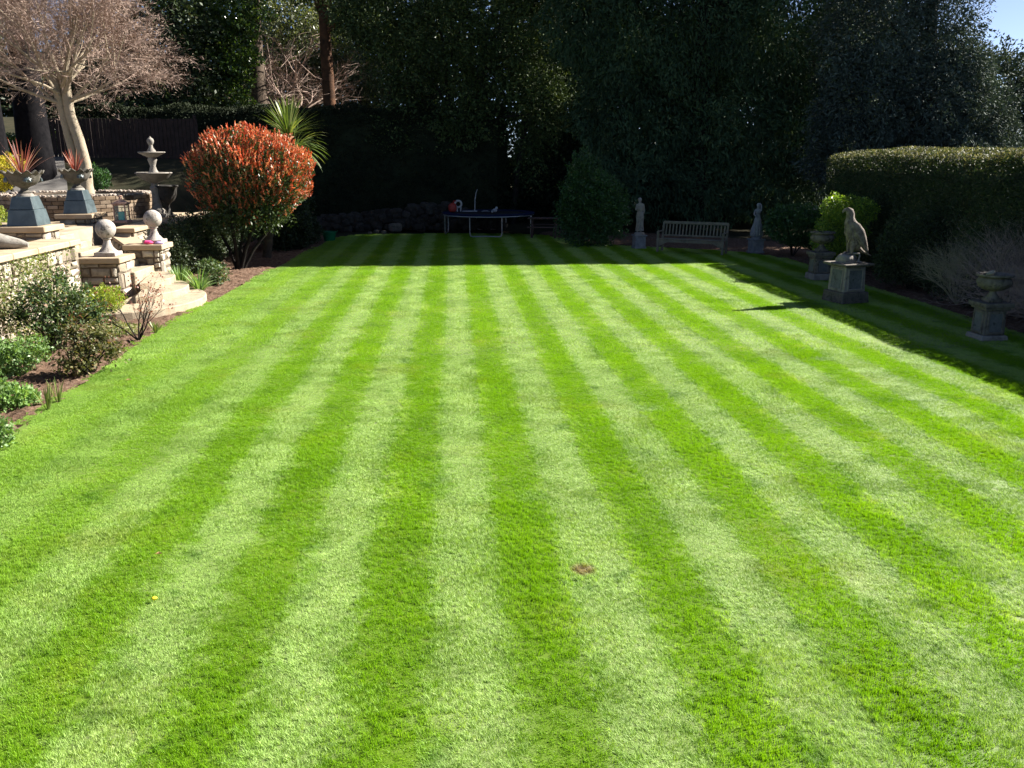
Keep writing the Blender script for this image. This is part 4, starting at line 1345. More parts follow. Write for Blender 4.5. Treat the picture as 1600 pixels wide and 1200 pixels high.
# picnic table
pc = P(852, 372)
t = thing('picnic_table', 'small brown timber picnic table with benches beside the trampoline', 'table', pc + Vector((0, .5, 0)), R(-8))
b = MB()
for q in range(5): b.box((0, -.3 + q * .15, .72), (1.25, .135, .035), .005)
b.build('tabletop', M['woodr'], t)
for s_ in (-1, 1):
    b = MB()
    for q in range(2): b.box((0, s_ * (.62 + q * .13), .42), (1.25, .115, .035), .005)
    b.build('bench_seat', M['woodr'], t)
for sx in (-1, 1):
    for sy in (-1, 1):
        b = MB(); b.tube([(sx * .45, sy * .12, .7), (sx * .45, sy * .6, .0)], .045, 4); b.build('leg', M['woodr'], t)
    b = MB(); b.box((sx * .40, 0, .38), (.05, 1.5, .09), .005); b.build('cross_beam', M['woodr'], t)

# green tub
pb = P(515, 376)
t = thing('garden_tub', 'green plastic tub on the edge of the shaded lawn', 'tub', pb)
b = MB(); b.mat(0, smooth=True); b.lathe([(.20, 0), (.25, .3), (.27, .31), (.27, .34), (.24, .34), (.2, .05), (.01, .04)], 28); b.build('bowl', M['green'], t)
for s_ in (-1, 1):
    b = MB(); b.mat(0, smooth=True); b.tube([(s_ * .26, -.08, .3), (s_ * .31, -.05, .36), (s_ * .31, .05, .36), (s_ * .26, .08, .3)], .014, 6); b.build('handle', M['green'], t)

# rockery wall at the far end
t = thing('rockery_wall', 'low shaded rockery wall of rough stones behind the trampoline', 'wall', (0, 0, 0))
b = MB()
for q in range(330):
    x = rnd.uniform(-6.2, 2.2); lv = rnd.random()
    top = .55 + .45 * math.exp(-((x + .8) / 2.0) ** 2)
    z = lv * top
    y = 37.0 + z * .5 + rnd.uniform(-.12, .12)
    r = rnd.uniform(.12, .26)
    b.mat(0, rnd.random())
    rot = Matrix.Rotation(rnd.uniform(0, 3), 3, 'Z') @ Matrix.Rotation(rnd.uniform(-.5, .5), 3, 'X')
    b.box((x, y, z + r * .3), (r * 1.8, r * 1.3, r * 1.2), r * .25, rot=rot)
b.build('rocks', M['rockdark'], t)
b = MB(); b.mat(0); b.box((-2, 37.9, .25), (8.6, 1.2, .5), .1, taper=.9); b.build('bank', M['soil'], t)
for q, (px, py, r) in enumerate(((618, 362, .24), (600, 366, .1), (588, 364, .09), (578, 366, .07))):
    b = MB(); b.mat(0, rnd.random()); b.box((0, 0, r * .7), (r * 2.2, r * 1.6, r * 1.5), r * .4, rz=rnd.uniform(0, 3))
    tag(b.build('loose_rock', M['castdark'], loc=P(px, py)), ['large rounded boulder at the foot of the rockery', 'small loose stone just left of the boulder', 'small loose stone, second left of the boulder', 'smallest loose stone, farthest left of the boulder'][q], 'rock', 'loose rocks')


# ------------------------------------------------------------------ trees and shrubs
def branch_rec(mb, p, d, L, r, lev, maxlev, cfg, tips, vals=None):
    ns = 4 if lev < 2 else 3
    pts, rad = [p.copy()], [r]
    for s_ in range(ns):
        d = (d + Vector((rnd.gauss(0, cfg['wig']), rnd.gauss(0, cfg['wig']), rnd.gauss(0, cfg['wig']) + cfg['lift'][min(lev, len(cfg['lift']) - 1)]))).normalized()
        p = p + d * (L / ns)
        pts.append(p.copy()); rad.append(r * (1 - .55 * (s_ + 1) / ns))
    mb.tube(pts, rad, 7 if lev == 0 else 5 if lev == 1 else 3)
    if lev >= maxlev:
        tips.append((p.copy(), d.copy()))
        return
    nch = cfg['n'][lev]
    for c_ in range(nch):
        f_ = .35 + .65 * (c_ + rnd.random() * .8) / nch
        k = min(ns - 1, int(f_ * ns)); q = pts[k].lerp(pts[k + 1], f_ * ns - k)
        nd_ = (d + Vector((rnd.gauss(0, 1), rnd.gauss(0, 1), rnd.gauss(0, 1) * cfg['vz'])) * cfg['spr']).normalized()
        branch_rec(mb, q, nd_, L * rnd.uniform(.5, .78), r * .5 * rnd.uniform(.7, 1), lev + 1, maxlev, cfg, tips)


# bare maple in the raised bed
t = thing('bare_maple', 'leafless maple with pale twin trunk and pinkish twigs in the round raised bed', 'tree', (-11.3, 27.0, TZ + .6))
b = MB(); b.mat(0, smooth=True)
b.loft([((.40, 0, -.1), .26, .24), ((.42, 0, .3), .19, .18), ((.46, 0, .9), .17, .16), ((.36, 0, 1.6), .155, .15), ((.2, 0, 2.3), .14, .14), ((.16, .02, 2.9), .14, .14), ((.2, 0, 3.3), .11, .12)], 12)
b.loft([((.24, .1, -.1), .2, .2), ((.16, .1, .6), .15, .15), ((.12, .08, 1.3), .14, .14), ((.02, .05, 2.1), .13, .13), ((-.06, 0, 2.8), .12, .12), ((-.1, 0, 3.3), .1, .1)], 12)
b.build('trunk', M['barkp'], t)
b = MB(); b.mat(0, smooth=True)
tw = MB(); tw.mat(0, smooth=False)
tips = []
cfg = dict(wig=.10, lift=[.04, .01, -.01, -.02, -.02], n=[5, 5, 5, 4], spr=.5, vz=.7)
heads = []
for q in range(19):
    a = 2 * PI * q * .618 + rnd.uniform(-.2, .2)
    el = [.24, .6, .95, .4, .78, 1.2][q % 6] + rnd.uniform(-.1, .1)
    heads.append((Vector((.05 + .1 * math.cos(a), .1 * math.sin(a), rnd.uniform(2.5, 3.3))), Vector((math.cos(a) * math.cos(el), math.sin(a) * math.cos(el), math.sin(el)))))
class Split:
    """thick limbs go to the branches mesh, fine ones to the twigs mesh"""
    def tube(s, pts, rad, seg):
        (b if rad[0] > .022 else tw).tube(pts, rad, seg)
for (hp, hd) in heads:
    branch_rec(Split(), hp, hd, 2.05, .052, 0, 4, cfg, tips)
b.build('branches', M['barkp'], t)
tw.build('twigs', M['twig'], t)
tp = np.array([tuple(q[0]) for q in tips]); td = np.array([tuple(q[1]) for q in tips])
print('maple tips', len(tp))
tp3 = np.repeat(tp, 4, 0) - np.repeat(td, 4, 0) * rng.uniform(-.1, .5, (len(tp) * 4, 1)); tp3 = tp3 + rng.normal(0, .05, tp3.shape)
vv, qq = leaf_quads(tp3, np.repeat(td, 4, 0) + rng.normal(0, .6, tp3.shape), rng.uniform(.08, .2, len(tp3)), rng.uniform(.008, .016, len(tp3)))
np_obj('fine_twigs', vv, qq, rng.uniform(0, 1, len(qq)), M['twig'], t)


def tree(name, label, cat, loc, trunk_pts, trunk_r, blobs, n, size, leaf, bark='barkd', group=None, limbs=6, **kw):
    t = thing(name, label, cat, loc, 0, group)
    b = MB(); b.mat(0, smooth=True)
    b.tube(trunk_pts, trunk_r, 10)
    tp_ = Vector(trunk_pts[-1])
    for q in range(limbs):
        bl_ = blobs[q % len(blobs)]
        st_ = Vector(trunk_pts[len(trunk_pts) // 2]).lerp(tp_, rnd.random())
        en = Vector(bl_[0]) + Vector([rnd.uniform(-.5, .5) * bl_[1][k] for k in range(3)])
        md = st_.lerp(en, .5) + Vector((rnd.uniform(-.2, .2), rnd.uniform(-.2, .2), rnd.uniform(0, .3)))
        b.tube([st_, md, en], [trunk_r[-1] * .7, trunk_r[-1] * .4, trunk_r[-1] * .12], 6)
    b.build('trunk', M[bark], t)
    foliage('crown', blobs, n, size, M[leaf], t, **kw)
    return t


# photinia
pp = Vector((-6.0, 24.5, 0))
t = thing('red_photinia', 'large rounded photinia bush with bright red young leaves', 'shrub', pp)
b = MB(); b.mat(0, smooth=True)
for q, (dx, dy) in enumerate(((-.1, 0), (.15, .1), (.45, -.1), (-.5, .2), (.8, .25), (.3, .4), (0, -.3))):
    b.tube([(dx * .15, dy * .15, 0), (dx * .5, dy * .5, .5), (dx * 1.1, dy * 1.1, 1.1), (dx * 1.8, dy * 1.8, 2.0)], [.055, .045, .035, .015], 7)
b.build('stems', M['barkd'], t)
PB = [((.36, .45, 2.62), (1.70, 1.55, 1.16)), ((.05, .35, 2.85), (1.2, 1.2, .92)), ((.9, .45, 2.45), (1.15, 1.25, 1.05)), ((.15, .4, 1.85), (1.3, 1.2, .75))]
foliage('green_foliage', PB, 32000, .085, M['photg'], t, shell=.55, inner=.3, lump=.05, aspect=.38)
p_, n_ = crown_points(PB, 7000, .22, .10, 0)
wgt = np.clip(.60 + .70 * n_[:, 2] + .35 * n_[:, 0] + .30 * (p_[:, 2] - 2.3) + rng.normal(0, .28, len(p_)), 0, 1)
kp = rng.uniform(0, 1, len(p_)) < np.clip(wgt, .10, .97)
p_, n_ = p_[kp], n_[kp]
sh = rng.uniform(-.07, .035, (len(p_), 1)) * (1 + .6 * np.clip(n_[:, 2:3], 0, 1))
ax0 = unit(n_ * .7 + np.array([0, 0, 1.0]) + rng.normal(0, .25, p_.shape))
cvar = rng.beta(2, 2, len(p_))
PP, AA, VV = [], [], []
for q in range(7):
    PP.append(p_ + ax0 * sh + ax0 * (.02 * q - .05)); AA.append(ax0 * 1.1 + rng.normal(0, .5, p_.shape)); VV.append(np.clip(cvar + rng.normal(0, .15, len(p_)), 0, 1))
p_ = np.concatenate(PP); AA = np.concatenate(AA)
L_ = rng.uniform(.06, .13, len(p_))
vv, qq = leaf_quads(p_, AA, L_, L_ * .3)
np_obj('red_foliage', vv, qq, np.concatenate(VV), M['photr'], t)
foliage('lower_foliage', [((.3, 0, 1.45), (1.15, 1.0, .6)), ((-.3, .1, 1.3), (.8, .8, .5)), ((.9, .1, 1.5), (.7, .8, .5))], 5000, .09, M['photg'], t, shell=.8, inner=.4, lump=.25, aspect=.38)

# green cordyline behind it
cp_ = Q(452, 235, 27.2)
t = thing('green_cordyline', 'tall green spiky cordyline palm behind the red bush', 'tree', (cp_.x, 27.2, 0))
b = MB(); b.mat(0, smooth=True); b.tube([(-.9, 0, 0), (-.6, 0, 1.5), (0, 0, 3.6)], [.14, .1, .09], 10); b.build('trunk', M['bark'], t)
sword_plant('leaves', None, None, None, 150, 1.25, M['cord'], .022, droop=.35, root=t, base=(0, 0, 3.6), up=.2)
sword_plant('leaves', None, None, None, 70, 1.15, M['cord'], .022, droop=.9, root=t, base=(.2, -.1, 3.25), lean=(.8, -.3), flip=True)

# dark hedge and fence at the back left
def box_hedge(name, label, cat, c, size, n, leaf, mat, rr=.3, lump=.12, kind=None, slope=None, group=None):
    """clipped hedge: leaves over a rounded box with a solid twiggy heart"""
    t = thing(name, label, cat, (c[0], c[1], c[2]), 0, group)
    sx, sy, sz = size
    A = [sx * sz, sx * sz, sy * sz, sy * sz, sx * sy]
    k = rng.choice(5, size=n, p=np.array(A) / sum(A))
    u, v_ = rng.uniform(-.5, .5, n), rng.uniform(0, 1, n); w2 = rng.uniform(-.5, .5, n)
    p = np.zeros((n, 3)); nr = np.zeros((n, 3))
    for f_, (ax_, sg) in enumerate(((1, -1), (1, 1), (0, -1), (0, 1), (2, 1))):
        mk = k == f_
        if ax_ == 1: p[mk] = np.stack([u[mk] * sx, np.full(mk.sum(), sg * sy / 2), v_[mk] * sz], 1); nr[mk] = (0, sg, 0)
        elif ax_ == 0: p[mk] = np.stack([np.full(mk.sum(), sg * sx / 2), u[mk] * sy, v_[mk] * sz], 1); nr[mk] = (sg, 0, 0)
        else: p[mk] = np.stack([u[mk] * sx, w2[mk] * sy, np.full(mk.sum(), sz)], 1); nr[mk] = (0, 0, 1)
    # round the shoulders
    ex = np.maximum(np.abs(p[:, 0]) - (sx / 2 - rr), 0) * np.sign(p[:, 0]); ey = np.maximum(np.abs(p[:, 1]) - (sy / 2 - rr), 0) * np.sign(p[:, 1]); ez = np.maximum(p[:, 2] - (sz - rr), 0)
    e = np.stack([ex, ey, ez], 1); le = np.linalg.norm(e, axis=1, keepdims=True)
    fac = np.where(le > rr, rr / np.maximum(le, 1e-6), 1)
    p = p - e + e * fac
    nr = unit(nr + np.where(le > rr * .5, unit(e), 0))
    dp = rng.uniform(0, 1, (n, 1)) ** 2 * .22
    wob = lump * (np.sin(p[:, :1] * 1.9 + p[:, 1:2] * 1.3) * np.sin(p[:, 2:] * 2.3 + p[:, 1:2]) + .5 * np.sin(p[:, 1:2] * 5 + p[:, :1] * 4.3) * np.sin(p[:, 2:] * 6))
    p = p + nr * (wob - dp)
    if slope is not None: p[:, 2] += slope(p)
    L_ = leaf * rng.uniform(.6, 1.4, n)
    vv, qq = leaf_quads(p, nr * .7 + rng.normal(0, 1, (n, 3)) + np.array([0, 0, .3]), L_, L_ * .42)
    np_obj('foliage', vv, qq, np.clip(rng.beta(2, 2.5, n) + .34 * (nr[:, 2] > .75), 0, 1), mat, t)  # top leaves paler: young tips, and the sunlit band put into their colour
    b = MB(); b.box((0, 0, (sz - .45) / 2), (sx - .34, sy - .34, sz - .45), .3); b.box((sx * .02, 0, sz / 2 - .05), (sx * .60, sy - .6, sz - .12), .16); b.build('twiggy_heart', mat, t)
    return t


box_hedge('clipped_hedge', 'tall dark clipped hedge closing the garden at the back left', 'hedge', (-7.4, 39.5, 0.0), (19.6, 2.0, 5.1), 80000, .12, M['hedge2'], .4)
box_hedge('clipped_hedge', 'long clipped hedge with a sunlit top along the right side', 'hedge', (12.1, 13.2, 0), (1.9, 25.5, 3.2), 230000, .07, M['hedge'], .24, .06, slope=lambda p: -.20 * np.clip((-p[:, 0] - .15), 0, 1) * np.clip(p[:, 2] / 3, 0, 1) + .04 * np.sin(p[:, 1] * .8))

# fence behind the terrace
t = thing('wooden_fence', 'dark brown vertical board fence in the shade behind the terrace', 'fence', (-13.2, 35.6, 2.6))
b = MB()
for q in range(40):
    b.mat(0, rnd.random()); b.box((-2.6 + q * .15, rnd.uniform(-.01, .01), .9 + rnd.uniform(-.02, .02)), (.135, .022, 1.9), .004)
b.build('boards', M['fence'], t)
for q in range(3):
    b = MB(); b.box((-2.6 + q * 2.9, .08, .95), (.1, .1, 2.1), .01); b.build('post', M['fence'], t)

# bank behind: road and green verge seen past the trunk
rd = MB(); 
zz = lambda x, y: float(terrain(np.array([x]), np.array([y]))[0])
vs, fs = [], []
for k in range(20):
    y = 29 + k * .5
    cx = -13.6 - (y - 29) * .42
    for dx in (-1.3, 0, 1.3):
        vs.append((cx + dx, y, zz(cx + dx, y) + .0))
for k in range(19):
    for j in range(2):
        a = k * 3 + j
        fs.append([a, a + 1, a + 4, a + 3])
rd.add(vs, fs)
tag(rd.build('path', M['roadm']), kind='structure')

# wood behind ----------------------------------------------------------
def trunk_tree(px, py, Yd, r, label, name='tree_trunk', bark='barkx', h=12, lean=0, blobs=None, leaf='holm', n=5000, size=.2, group='trees behind the garden', **kw):
    g_ = Q(px, py, Yd)
    z0 = zz(g_.x, Yd) - .1
    blobs = blobs or [((lean * .8, 0, h * .85), (2.2, 2.2, 1.8))]
    return tree(name, label, 'tree', (g_.x, Yd, z0), [(0, 0, 0), (lean * .15, 0, h * .3), (lean * .5, .1, h * .6), (lean, 0, h * .9)], [r * 1.25, r, r * .85, r * .4], blobs, n, size, leaf, bark, group, **kw)


trunk_tree(50, 200, 33, .50, 'broad dark trunk standing left of the bare maple', h=9.5, leaf='cypress', blobs=[((0, 0, 8.4), (3.0, 2.5, 2.2)), ((-2.4, .5, 6.2), (2.0, 2, 1.5))], n=14000, size=.2, clip=True, droop=.8)
trunk_tree(-12, 200, 32, .36, 'dark trunk at the left edge of the picture', h=9, leaf='cypress', blobs=[((0, 0, 8.2), (2.6, 2.5, 2.2)), ((-1.6, .5, 6.6), (2.0, 2, 1.2))], n=9000, size=.2, clip=True, droop=.8)
trunk_tree(398, 120, 46, .45, 'dark rough pine trunk above the hedge, left of the orange-lit one', 'pine_tree', 'bark', 12, .2, [((0, 0, 10), (2.6, 2.4, 1.6)), ((-1.2, 0, 8.6), (1.5, 1.5, .8))], 'holm', 9000, .17, clip=True, limbs=14)
trunk_tree(514, 120, 45, .32, 'pine trunk lit orange by the sun above the hedge', 'pine_tree', 'barko', 12, -.2, [((0, 0, 10.2), (2.6, 2.4, 1.6)), ((1.6, 0, 8.0), (1.5, 1.5, 1.0))], 'holm', 9000, .17, clip=True, limbs=14)

# ivy-clad evergreen, upper left
g_ = Q(335, 60, 44)
tree('ivy_clad_tree', 'ivy-covered evergreen with lit leaves above the dark hedge, left of the pines', 'tree', (g_.x, 44, 1.6), [(0, 0, 0), (0, 0, 4), (.2, 0, 8)], [.3, .25, .15],
     [((0, 0, 4.2), (1.6, 1.4, 1.6)), ((.3, 0, 6.2), (1.8, 1.5, 1.5)), ((-1.3, .3, 7.6), (2.0, 1.6, 1.5)), ((.8, 0, 8.2), (1.7, 1.6, 1.4)), ((-.9, .2, 5.4), (1.2, 1.2, 1.2))], 26000, .15, 'ivy', group='trees behind the garden', shell=.4, lump=.25, aspect=.7, clip=True)
g_ = Q(265, 60, 42)
tree('dark_evergreen', 'dense dark evergreen between the bare maple and the ivy-clad tree', 'tree', (g_.x, 42, 1.6), [(0, 0, 0), (0, 0, 4), (.2, 0, 8)], [.3, .25, .15],
     [((0, 0, 4.2), (2.2, 1.4, 2.4)), ((-.3, 0, 7.2), (2.4, 1.5, 2.4)), ((-3.3, .3, 6.0), (2.4, 1.6, 2.5))], 22000, .17, 'dkshrub', group='trees behind the garden', shell=.5, lump=.2, aspect=.6, clip=True)
# sunlit understorey far behind the hedge
for (px, py, rx, rz, lf, lab) in ((440, 130, 2.2, 2.2, 'under', 'pale sunlit undergrowth between the two pine trunks'), (360, 150, 1.8, 1.6, 'ivy', 'bright undergrowth left of the first pine trunk'), (560, 135, 2.2, 2.0, 'under', 'sunlit undergrowth right of the orange pine trunk'), (470, 50, 2.4, 2.0, 'under', 'hazy twiggy foliage high between the pine trunks')):
    g_ = Q(px, py, 56)
    zb = 2.8
    tree('distant_tree', lab, 'tree', (g_.x, 56, zb), [(0, 0, 0), (.1, 0, (g_.z - zb) * .6), (0, 0, g_.z - zb)], [.15, .1, .05],
         [((0, 0, g_.z - zb), (rx * 1.3, 2, rz * 1.2)), ((.8, .4, g_.z - zb - 1.0), (rx, 1.6, rz)), ((-.9, .4, g_.z - zb + .9), (rx, 1.6, rz * .8))], 9000, .2, lf, group='trees behind the garden', lump=.3, shell=.7)
# bare branchy tree between the pines
t = thing('bare_tree', 'leafless tree with tangled pinkish branches between the pine trunks', 'tree', (Q(455, 100, 48).x, 48, 2.8), 0, 'trees behind the garden')
b = MB(); tips = []
b.tube([(0, 0, 0), (.1, 0, 1.6), (0, 0, 3.0)], [.2, .16, .12], 8)
cf2 = dict(wig=.16, lift=[.02, 0, 0, -.03], n=[6, 6, 5], spr=.7, vz=.8)
for q in range(9):
    a = 2 * PI * q / 9
    branch_rec(b, Vector((0, 0, rnd.uniform(1.6, 3.2))), Vector((math.cos(a), math.sin(a), rnd.uniform(.2, 1.2))).normalized(), 2.6, .07, 0, 3, cf2, tips)
b.build('branches', M['twig'], t)

# big evergreen oak, centre left, and dark wood behind it
def crown_px(spec, Yd, z0, x0):
    out = []
    for (px, py, rx, rz) in spec:
        q = Q(px, py, Yd)
        out.append(((q.x - x0, rnd.uniform(-.5, .5), q.z - z0), (rx, rx * .8, rz)))
    return out


x0 = Q(700, 200, 39).x
t = tree('evergreen_oak', 'broad dark evergreen oak with several trunks behind the trampoline', 'tree', (x0, 39, 0), [(0, 0, 0), (.1, 0, 3), (0, .2, 7)], [.22, .18, .12],
     crown_px([(600, 30, 1.8, 2.0), (640, 120, 1.7, 1.8), (700, 50, 2.0, 2.4), (760, 120, 1.9, 2.0), (620, 210, 1.3, 1.2), (720, 190, 1.8, 1.3), (810, 50, 1.9, 2.3), (850, 160, 1.6, 1.8), (830, 250, 1.5, 1.5), (560, 20, 1.4, 1.6), (690, -60, 2.5, 2), (840, -50, 2.4, 2)], 39, 0, x0),
     90000, .14, 'holm', group='trees behind the garden', shell=.6, lump=.28, inner=.2, aspect=.5, clip=True, limbs=12)
b = MB(); b.mat(0, smooth=True)
for px, lx in ((640, -.8), (668, .3), (735, .4), (770, -.4), (800, .9)):
    q = Q(px, 250, 39)
    b.tube([(q.x - x0, 0, 0), (q.x - x0 + lx * .3, 0, 2.5), (q.x - x0 + lx, .2, 6)], [.16, .13, .08], 8)
b.build('side_trunk', M['barkd'], t)

# cypress mass, centre right
x0 = Q(1090, 200, 37).x
blobs = crown_px([(1000, 60, 2.6, 3.0), (1100, 30, 3.0, 3.4), (1210, 50, 3.0, 3.2), (960, 170, 1.8, 2.4), (1050, 190, 2.4, 2.4), (1150, 190, 2.6, 2.4), (1250, 200, 2.4, 2.2), (1020, 290, 1.9, 1.5), (1110, 300, 2.2, 1.5), (1200, 300, 2.0, 1.5), (960, 300, 1.2, 1.2), (920, 20, 2.0, 2.6), (1290, 120, 2.2, 2.6), (1260, 290, 1.2, 1.2)], 36.5, 0, x0)
blobs += [((q, .5, zc), (3.2, 3.0, 3.0)) for q, zc in ((-4, 11.5), (-1, 12.5), (2.5, 12.5), (5.5, 12.5), (0, 15), (5.5, 15.5), (3, 16))]
tree('cypress_tree', 'huge drooping dark cypress behind the bench', 'tree', (x0, 36.8, 0), [(0, 0, 0), (0, 0, 5), (0, 0, 14)], [.5, .4, .15], blobs, 240000, .22, 'cypress', group='trees behind the garden', shell=.45, lump=.2, inner=.2, aspect=.24, droop=1.0, spread=.8, clip=True)

# bluish conifer on the right
x0 = Q(1450, 150, 34).x
blobs = crown_px([(1380, 40, 2.3, 2.8), (1470, 60, 1.9, 2.2), (1360, 160, 2.2, 2.2), (1450, 170, 2.2, 2.0), (1530, 190, 1.7, 1.5), (1340, 240, 2.0, 2.0), (1450, 260, 2.6, 1.8), (1560, 260, 2.4, 1.3), (1500, 120, 1.3, 1.3), (1620, 300, 2.2, 1.4)], 33.5, 0, x0)
tree('blue_conifer', 'tall bluish conifer with tiered sprays behind the right-hand hedge', 'tree', (x0, 33.8, 0), [(0, 0, 0), (0, 0, 5), (-.5, 0, 10)], [.4, .3, .1], blobs, 150000, .16, 'bluecon', group='trees behind the garden', shell=.45, lump=.24, aspect=.3, droop=.5, spread=.9, clip=True)

for q, (xx, hh) in enumerate(((1.5, 3.4), (5.2, 3.6), (9.0, 3.4), (12.8, 3.6), (16.6, 3.2), (20.4, 3.0))):
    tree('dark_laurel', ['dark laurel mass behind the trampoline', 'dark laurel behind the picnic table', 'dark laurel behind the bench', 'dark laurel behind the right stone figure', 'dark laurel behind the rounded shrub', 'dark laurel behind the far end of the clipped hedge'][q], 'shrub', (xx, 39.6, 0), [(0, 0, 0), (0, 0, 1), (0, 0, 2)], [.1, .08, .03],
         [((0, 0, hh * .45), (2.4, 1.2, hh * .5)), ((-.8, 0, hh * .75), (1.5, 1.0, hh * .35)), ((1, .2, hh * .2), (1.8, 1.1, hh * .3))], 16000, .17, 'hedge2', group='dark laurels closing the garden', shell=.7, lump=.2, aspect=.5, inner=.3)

for q, (xx, yy) in enumerate(((12.5, 43.5), (18.5, 42.5), (6.5, 44))):  # cypresses added to block the sun on the oak and close sky gaps
    tree('cypress_tree', ['tall dark cypress added behind the huge one to block sun', 'added dark cypress between the huge one and the blue conifer', 'added dark cypress behind the right side of the evergreen oak'][q], 'tree', (xx, yy, 0), [(0, 0, 0), (0, 0, 5), (0, 0, 10)], [.3, .25, .1],
         [((0, 0, 2.5), (3.0, 2, 2.6)), ((-.6, 0, 6.0), (2.8, 2, 3.0)), ((.8, 0, 9.5), (2.6, 2, 2.8)), ((0, .3, 12.5), (2.2, 1.8, 2.4))], 26000, .3, 'cypress', group='trees behind the garden', shell=.6, lump=.15, aspect=.35, droop=.8, clip=True)

# tall pines to the right whose tops shade the far end of the lawn
blobs = []
for xx in np.arange(13.0, 36, 1.8):
    for zc in (11.6, 13.4, 15.2, 16.8):
        blobs.append(((xx - 31, rnd.uniform(-.2, .2), zc), (1.7, 1.5, 1.6)))
tree('tall_pine', 'tall pine with a broad high crown, out to the right of the garden', 'tree', (31, 33.2, 0), [(0, 0, 0), (.3, 0, 6), (0, 0, 11), (-1, 0, 14)], [.45, .4, .3, .15], blobs, 110000, .30, 'holm', 'barko', group='trees behind the garden', shell=.75, lump=.08, aspect=.7, clip=True, limbs=24, zmin=10.0)

# distant wood behind all
for k, (x_, y_, h_) in enumerate(((-30, 60, 9), (-22, 62, 8), (-14, 66, 12), (-6, 64, 13), (2, 58, 14), (9, 56, 11), (16, 54, 11), (24, 52, 9), (28.5, 46, 6.6), (38, 40, 6.0))):
    lab = ['farthest left distant tree beyond the drive', 'distant tree behind the bare maple', 'distant tree behind the ivy-clad evergreen', 'distant tree behind the pine trunks', 'distant tree behind the evergreen oak', 'distant tree behind the gap left of the cypress', 'distant tree behind the cypress', 'distant tree behind the blue conifer', 'low distant tree right of the blue conifer', 'lowest distant tree beyond the right-hand hedge'][k]
    tree('distant_tree', lab, 'tree', (x_, y_, 2.0), [(0, 0, 0), (0, 0, h_ * .4), (0, 0, h_ * .8)], [.4, .3, .1],
         [((-2, 0, h_ * .3), (3.2, 2.5, h_ * .35)), ((2, 0, h_ * .35), (3.2, 2.5, h_ * .4)), ((0, 0, h_ * .72), (3.5, 2.8, h_ * .34)), ((-3, 1, h_ * .6), (2.4, 2.5, h_ * .3)), ((3.2, 1, h_ * .62), (2.6, 2.5, h_ * .3))],
         15000 if k != 8 else 40000, .42 if k != 8 else .2, 'bluecon' if k == 8 else 'holm' if k % 2 else 'dkshrub', group='trees behind the garden', shell=.6, lump=.25, aspect=.5)


# shrubs
def shrub(name, label, loc, blobs, n, size, leaf, cat='shrub', group=None, stems=5, bark='barkd', **kw):
    t = thing(name, label, cat, loc, 0, group)
    b = MB(); b.mat(0, smooth=True)
    for q in range(stems):
        bl_ = blobs[q % len(blobs)]
        en = Vector(bl_[0]) + Vector([rnd.uniform(-.6, .6) * bl_[1][k] for k in range(3)])
        md = Vector((en.x * .4, en.y * .4, en.z * .5))
        b.tube([(rnd.uniform(-.04, .04), rnd.uniform(-.04, .04), -.03), md, en], [.022, .015, .006], 5)
    b.build('stems', M[bark], t)
    foliage('foliage', blobs, n, size, M[leaf], t, **kw)
    return t


# right side
p = P(930, 388)
shrub('conical_shrub', 'tall mid-green bushy shrub left of the left stone figure', p + Vector((0, .9, 0)), [((0, 0, .8), (1.05, .9, .9)), ((-.25, 0, 1.7), (.8, .8, .9)), ((-.35, 0, 2.5), (.5, .6, .7)), ((.5, 0, 1.2), (.8, .7, .9)), ((.35, 0, 2.0), (.45, .5, .5)), ((-.75, 0, 1.2), (.5, .5, .7))], 26000, .09, 'mdshrub', lump=.28)
p = P(1240, 402)
shrub('rounded_shrub', 'rounded dark green shrub right of the right stone figure', p + Vector((.2, .6, 0)), [((0, 0, .95), (1.0, .9, .65)), ((-.3, 0, 1.2), (.6, .6, .4)), ((.5, 0, .8), (.7, .7, .6))], 14000, .08, 'mdshrub', lump=.12)
shrub('golden_privet', 'golden-topped shrub with sunlit yellow leaves behind the eagle', Vector((10.1, 21.9, 0)), [((-.3, 0, .95), (.52, .5, .75)), ((-.25, 0, 1.72), (.42, .42, .40)), ((.35, .1, 1.66), (.55, .5, .38)), ((.05, 0, 1.1), (.55, .5, .6))], 14000, .055, 'gold', lump=.16)
shrub('dark_berried_shrub', 'dark rounded shrub just right of the eagle', Vector((10.75, 19.6, 0)), [((0, 0, 1.0), (.85, .8, .8)), ((.3, 0, .6), (.8, .8, .55)), ((-.3, 0, .6), (.6, .7, .5))], 15000, .06, 'dkshrub', lump=.1)


def twiggy(name, label, loc, rad, h, n, mat, group):
    t = thing(name, label, 'shrub', loc, 0, group)
    b = MB(); tips = []
    cf = dict(wig=.15, lift=[.02, .03, .05, .06], n=[5, 5, 4], spr=.62, vz=.6)
    for q in range(n):
        a = rnd.uniform(0, 2 * PI); el = rnd.uniform(.5, 1.45)
        branch_rec(b, Vector((0, 0, 0.02)), Vector((math.cos(a) * math.cos(el), math.sin(a) * math.cos(el), math.sin(el))), rad * rnd.uniform(.62, .72) * (.8 + .25 * math.sin(el)), .013, 0, 3, cf, tips)
    b.build('branches', mat, t)
    return t


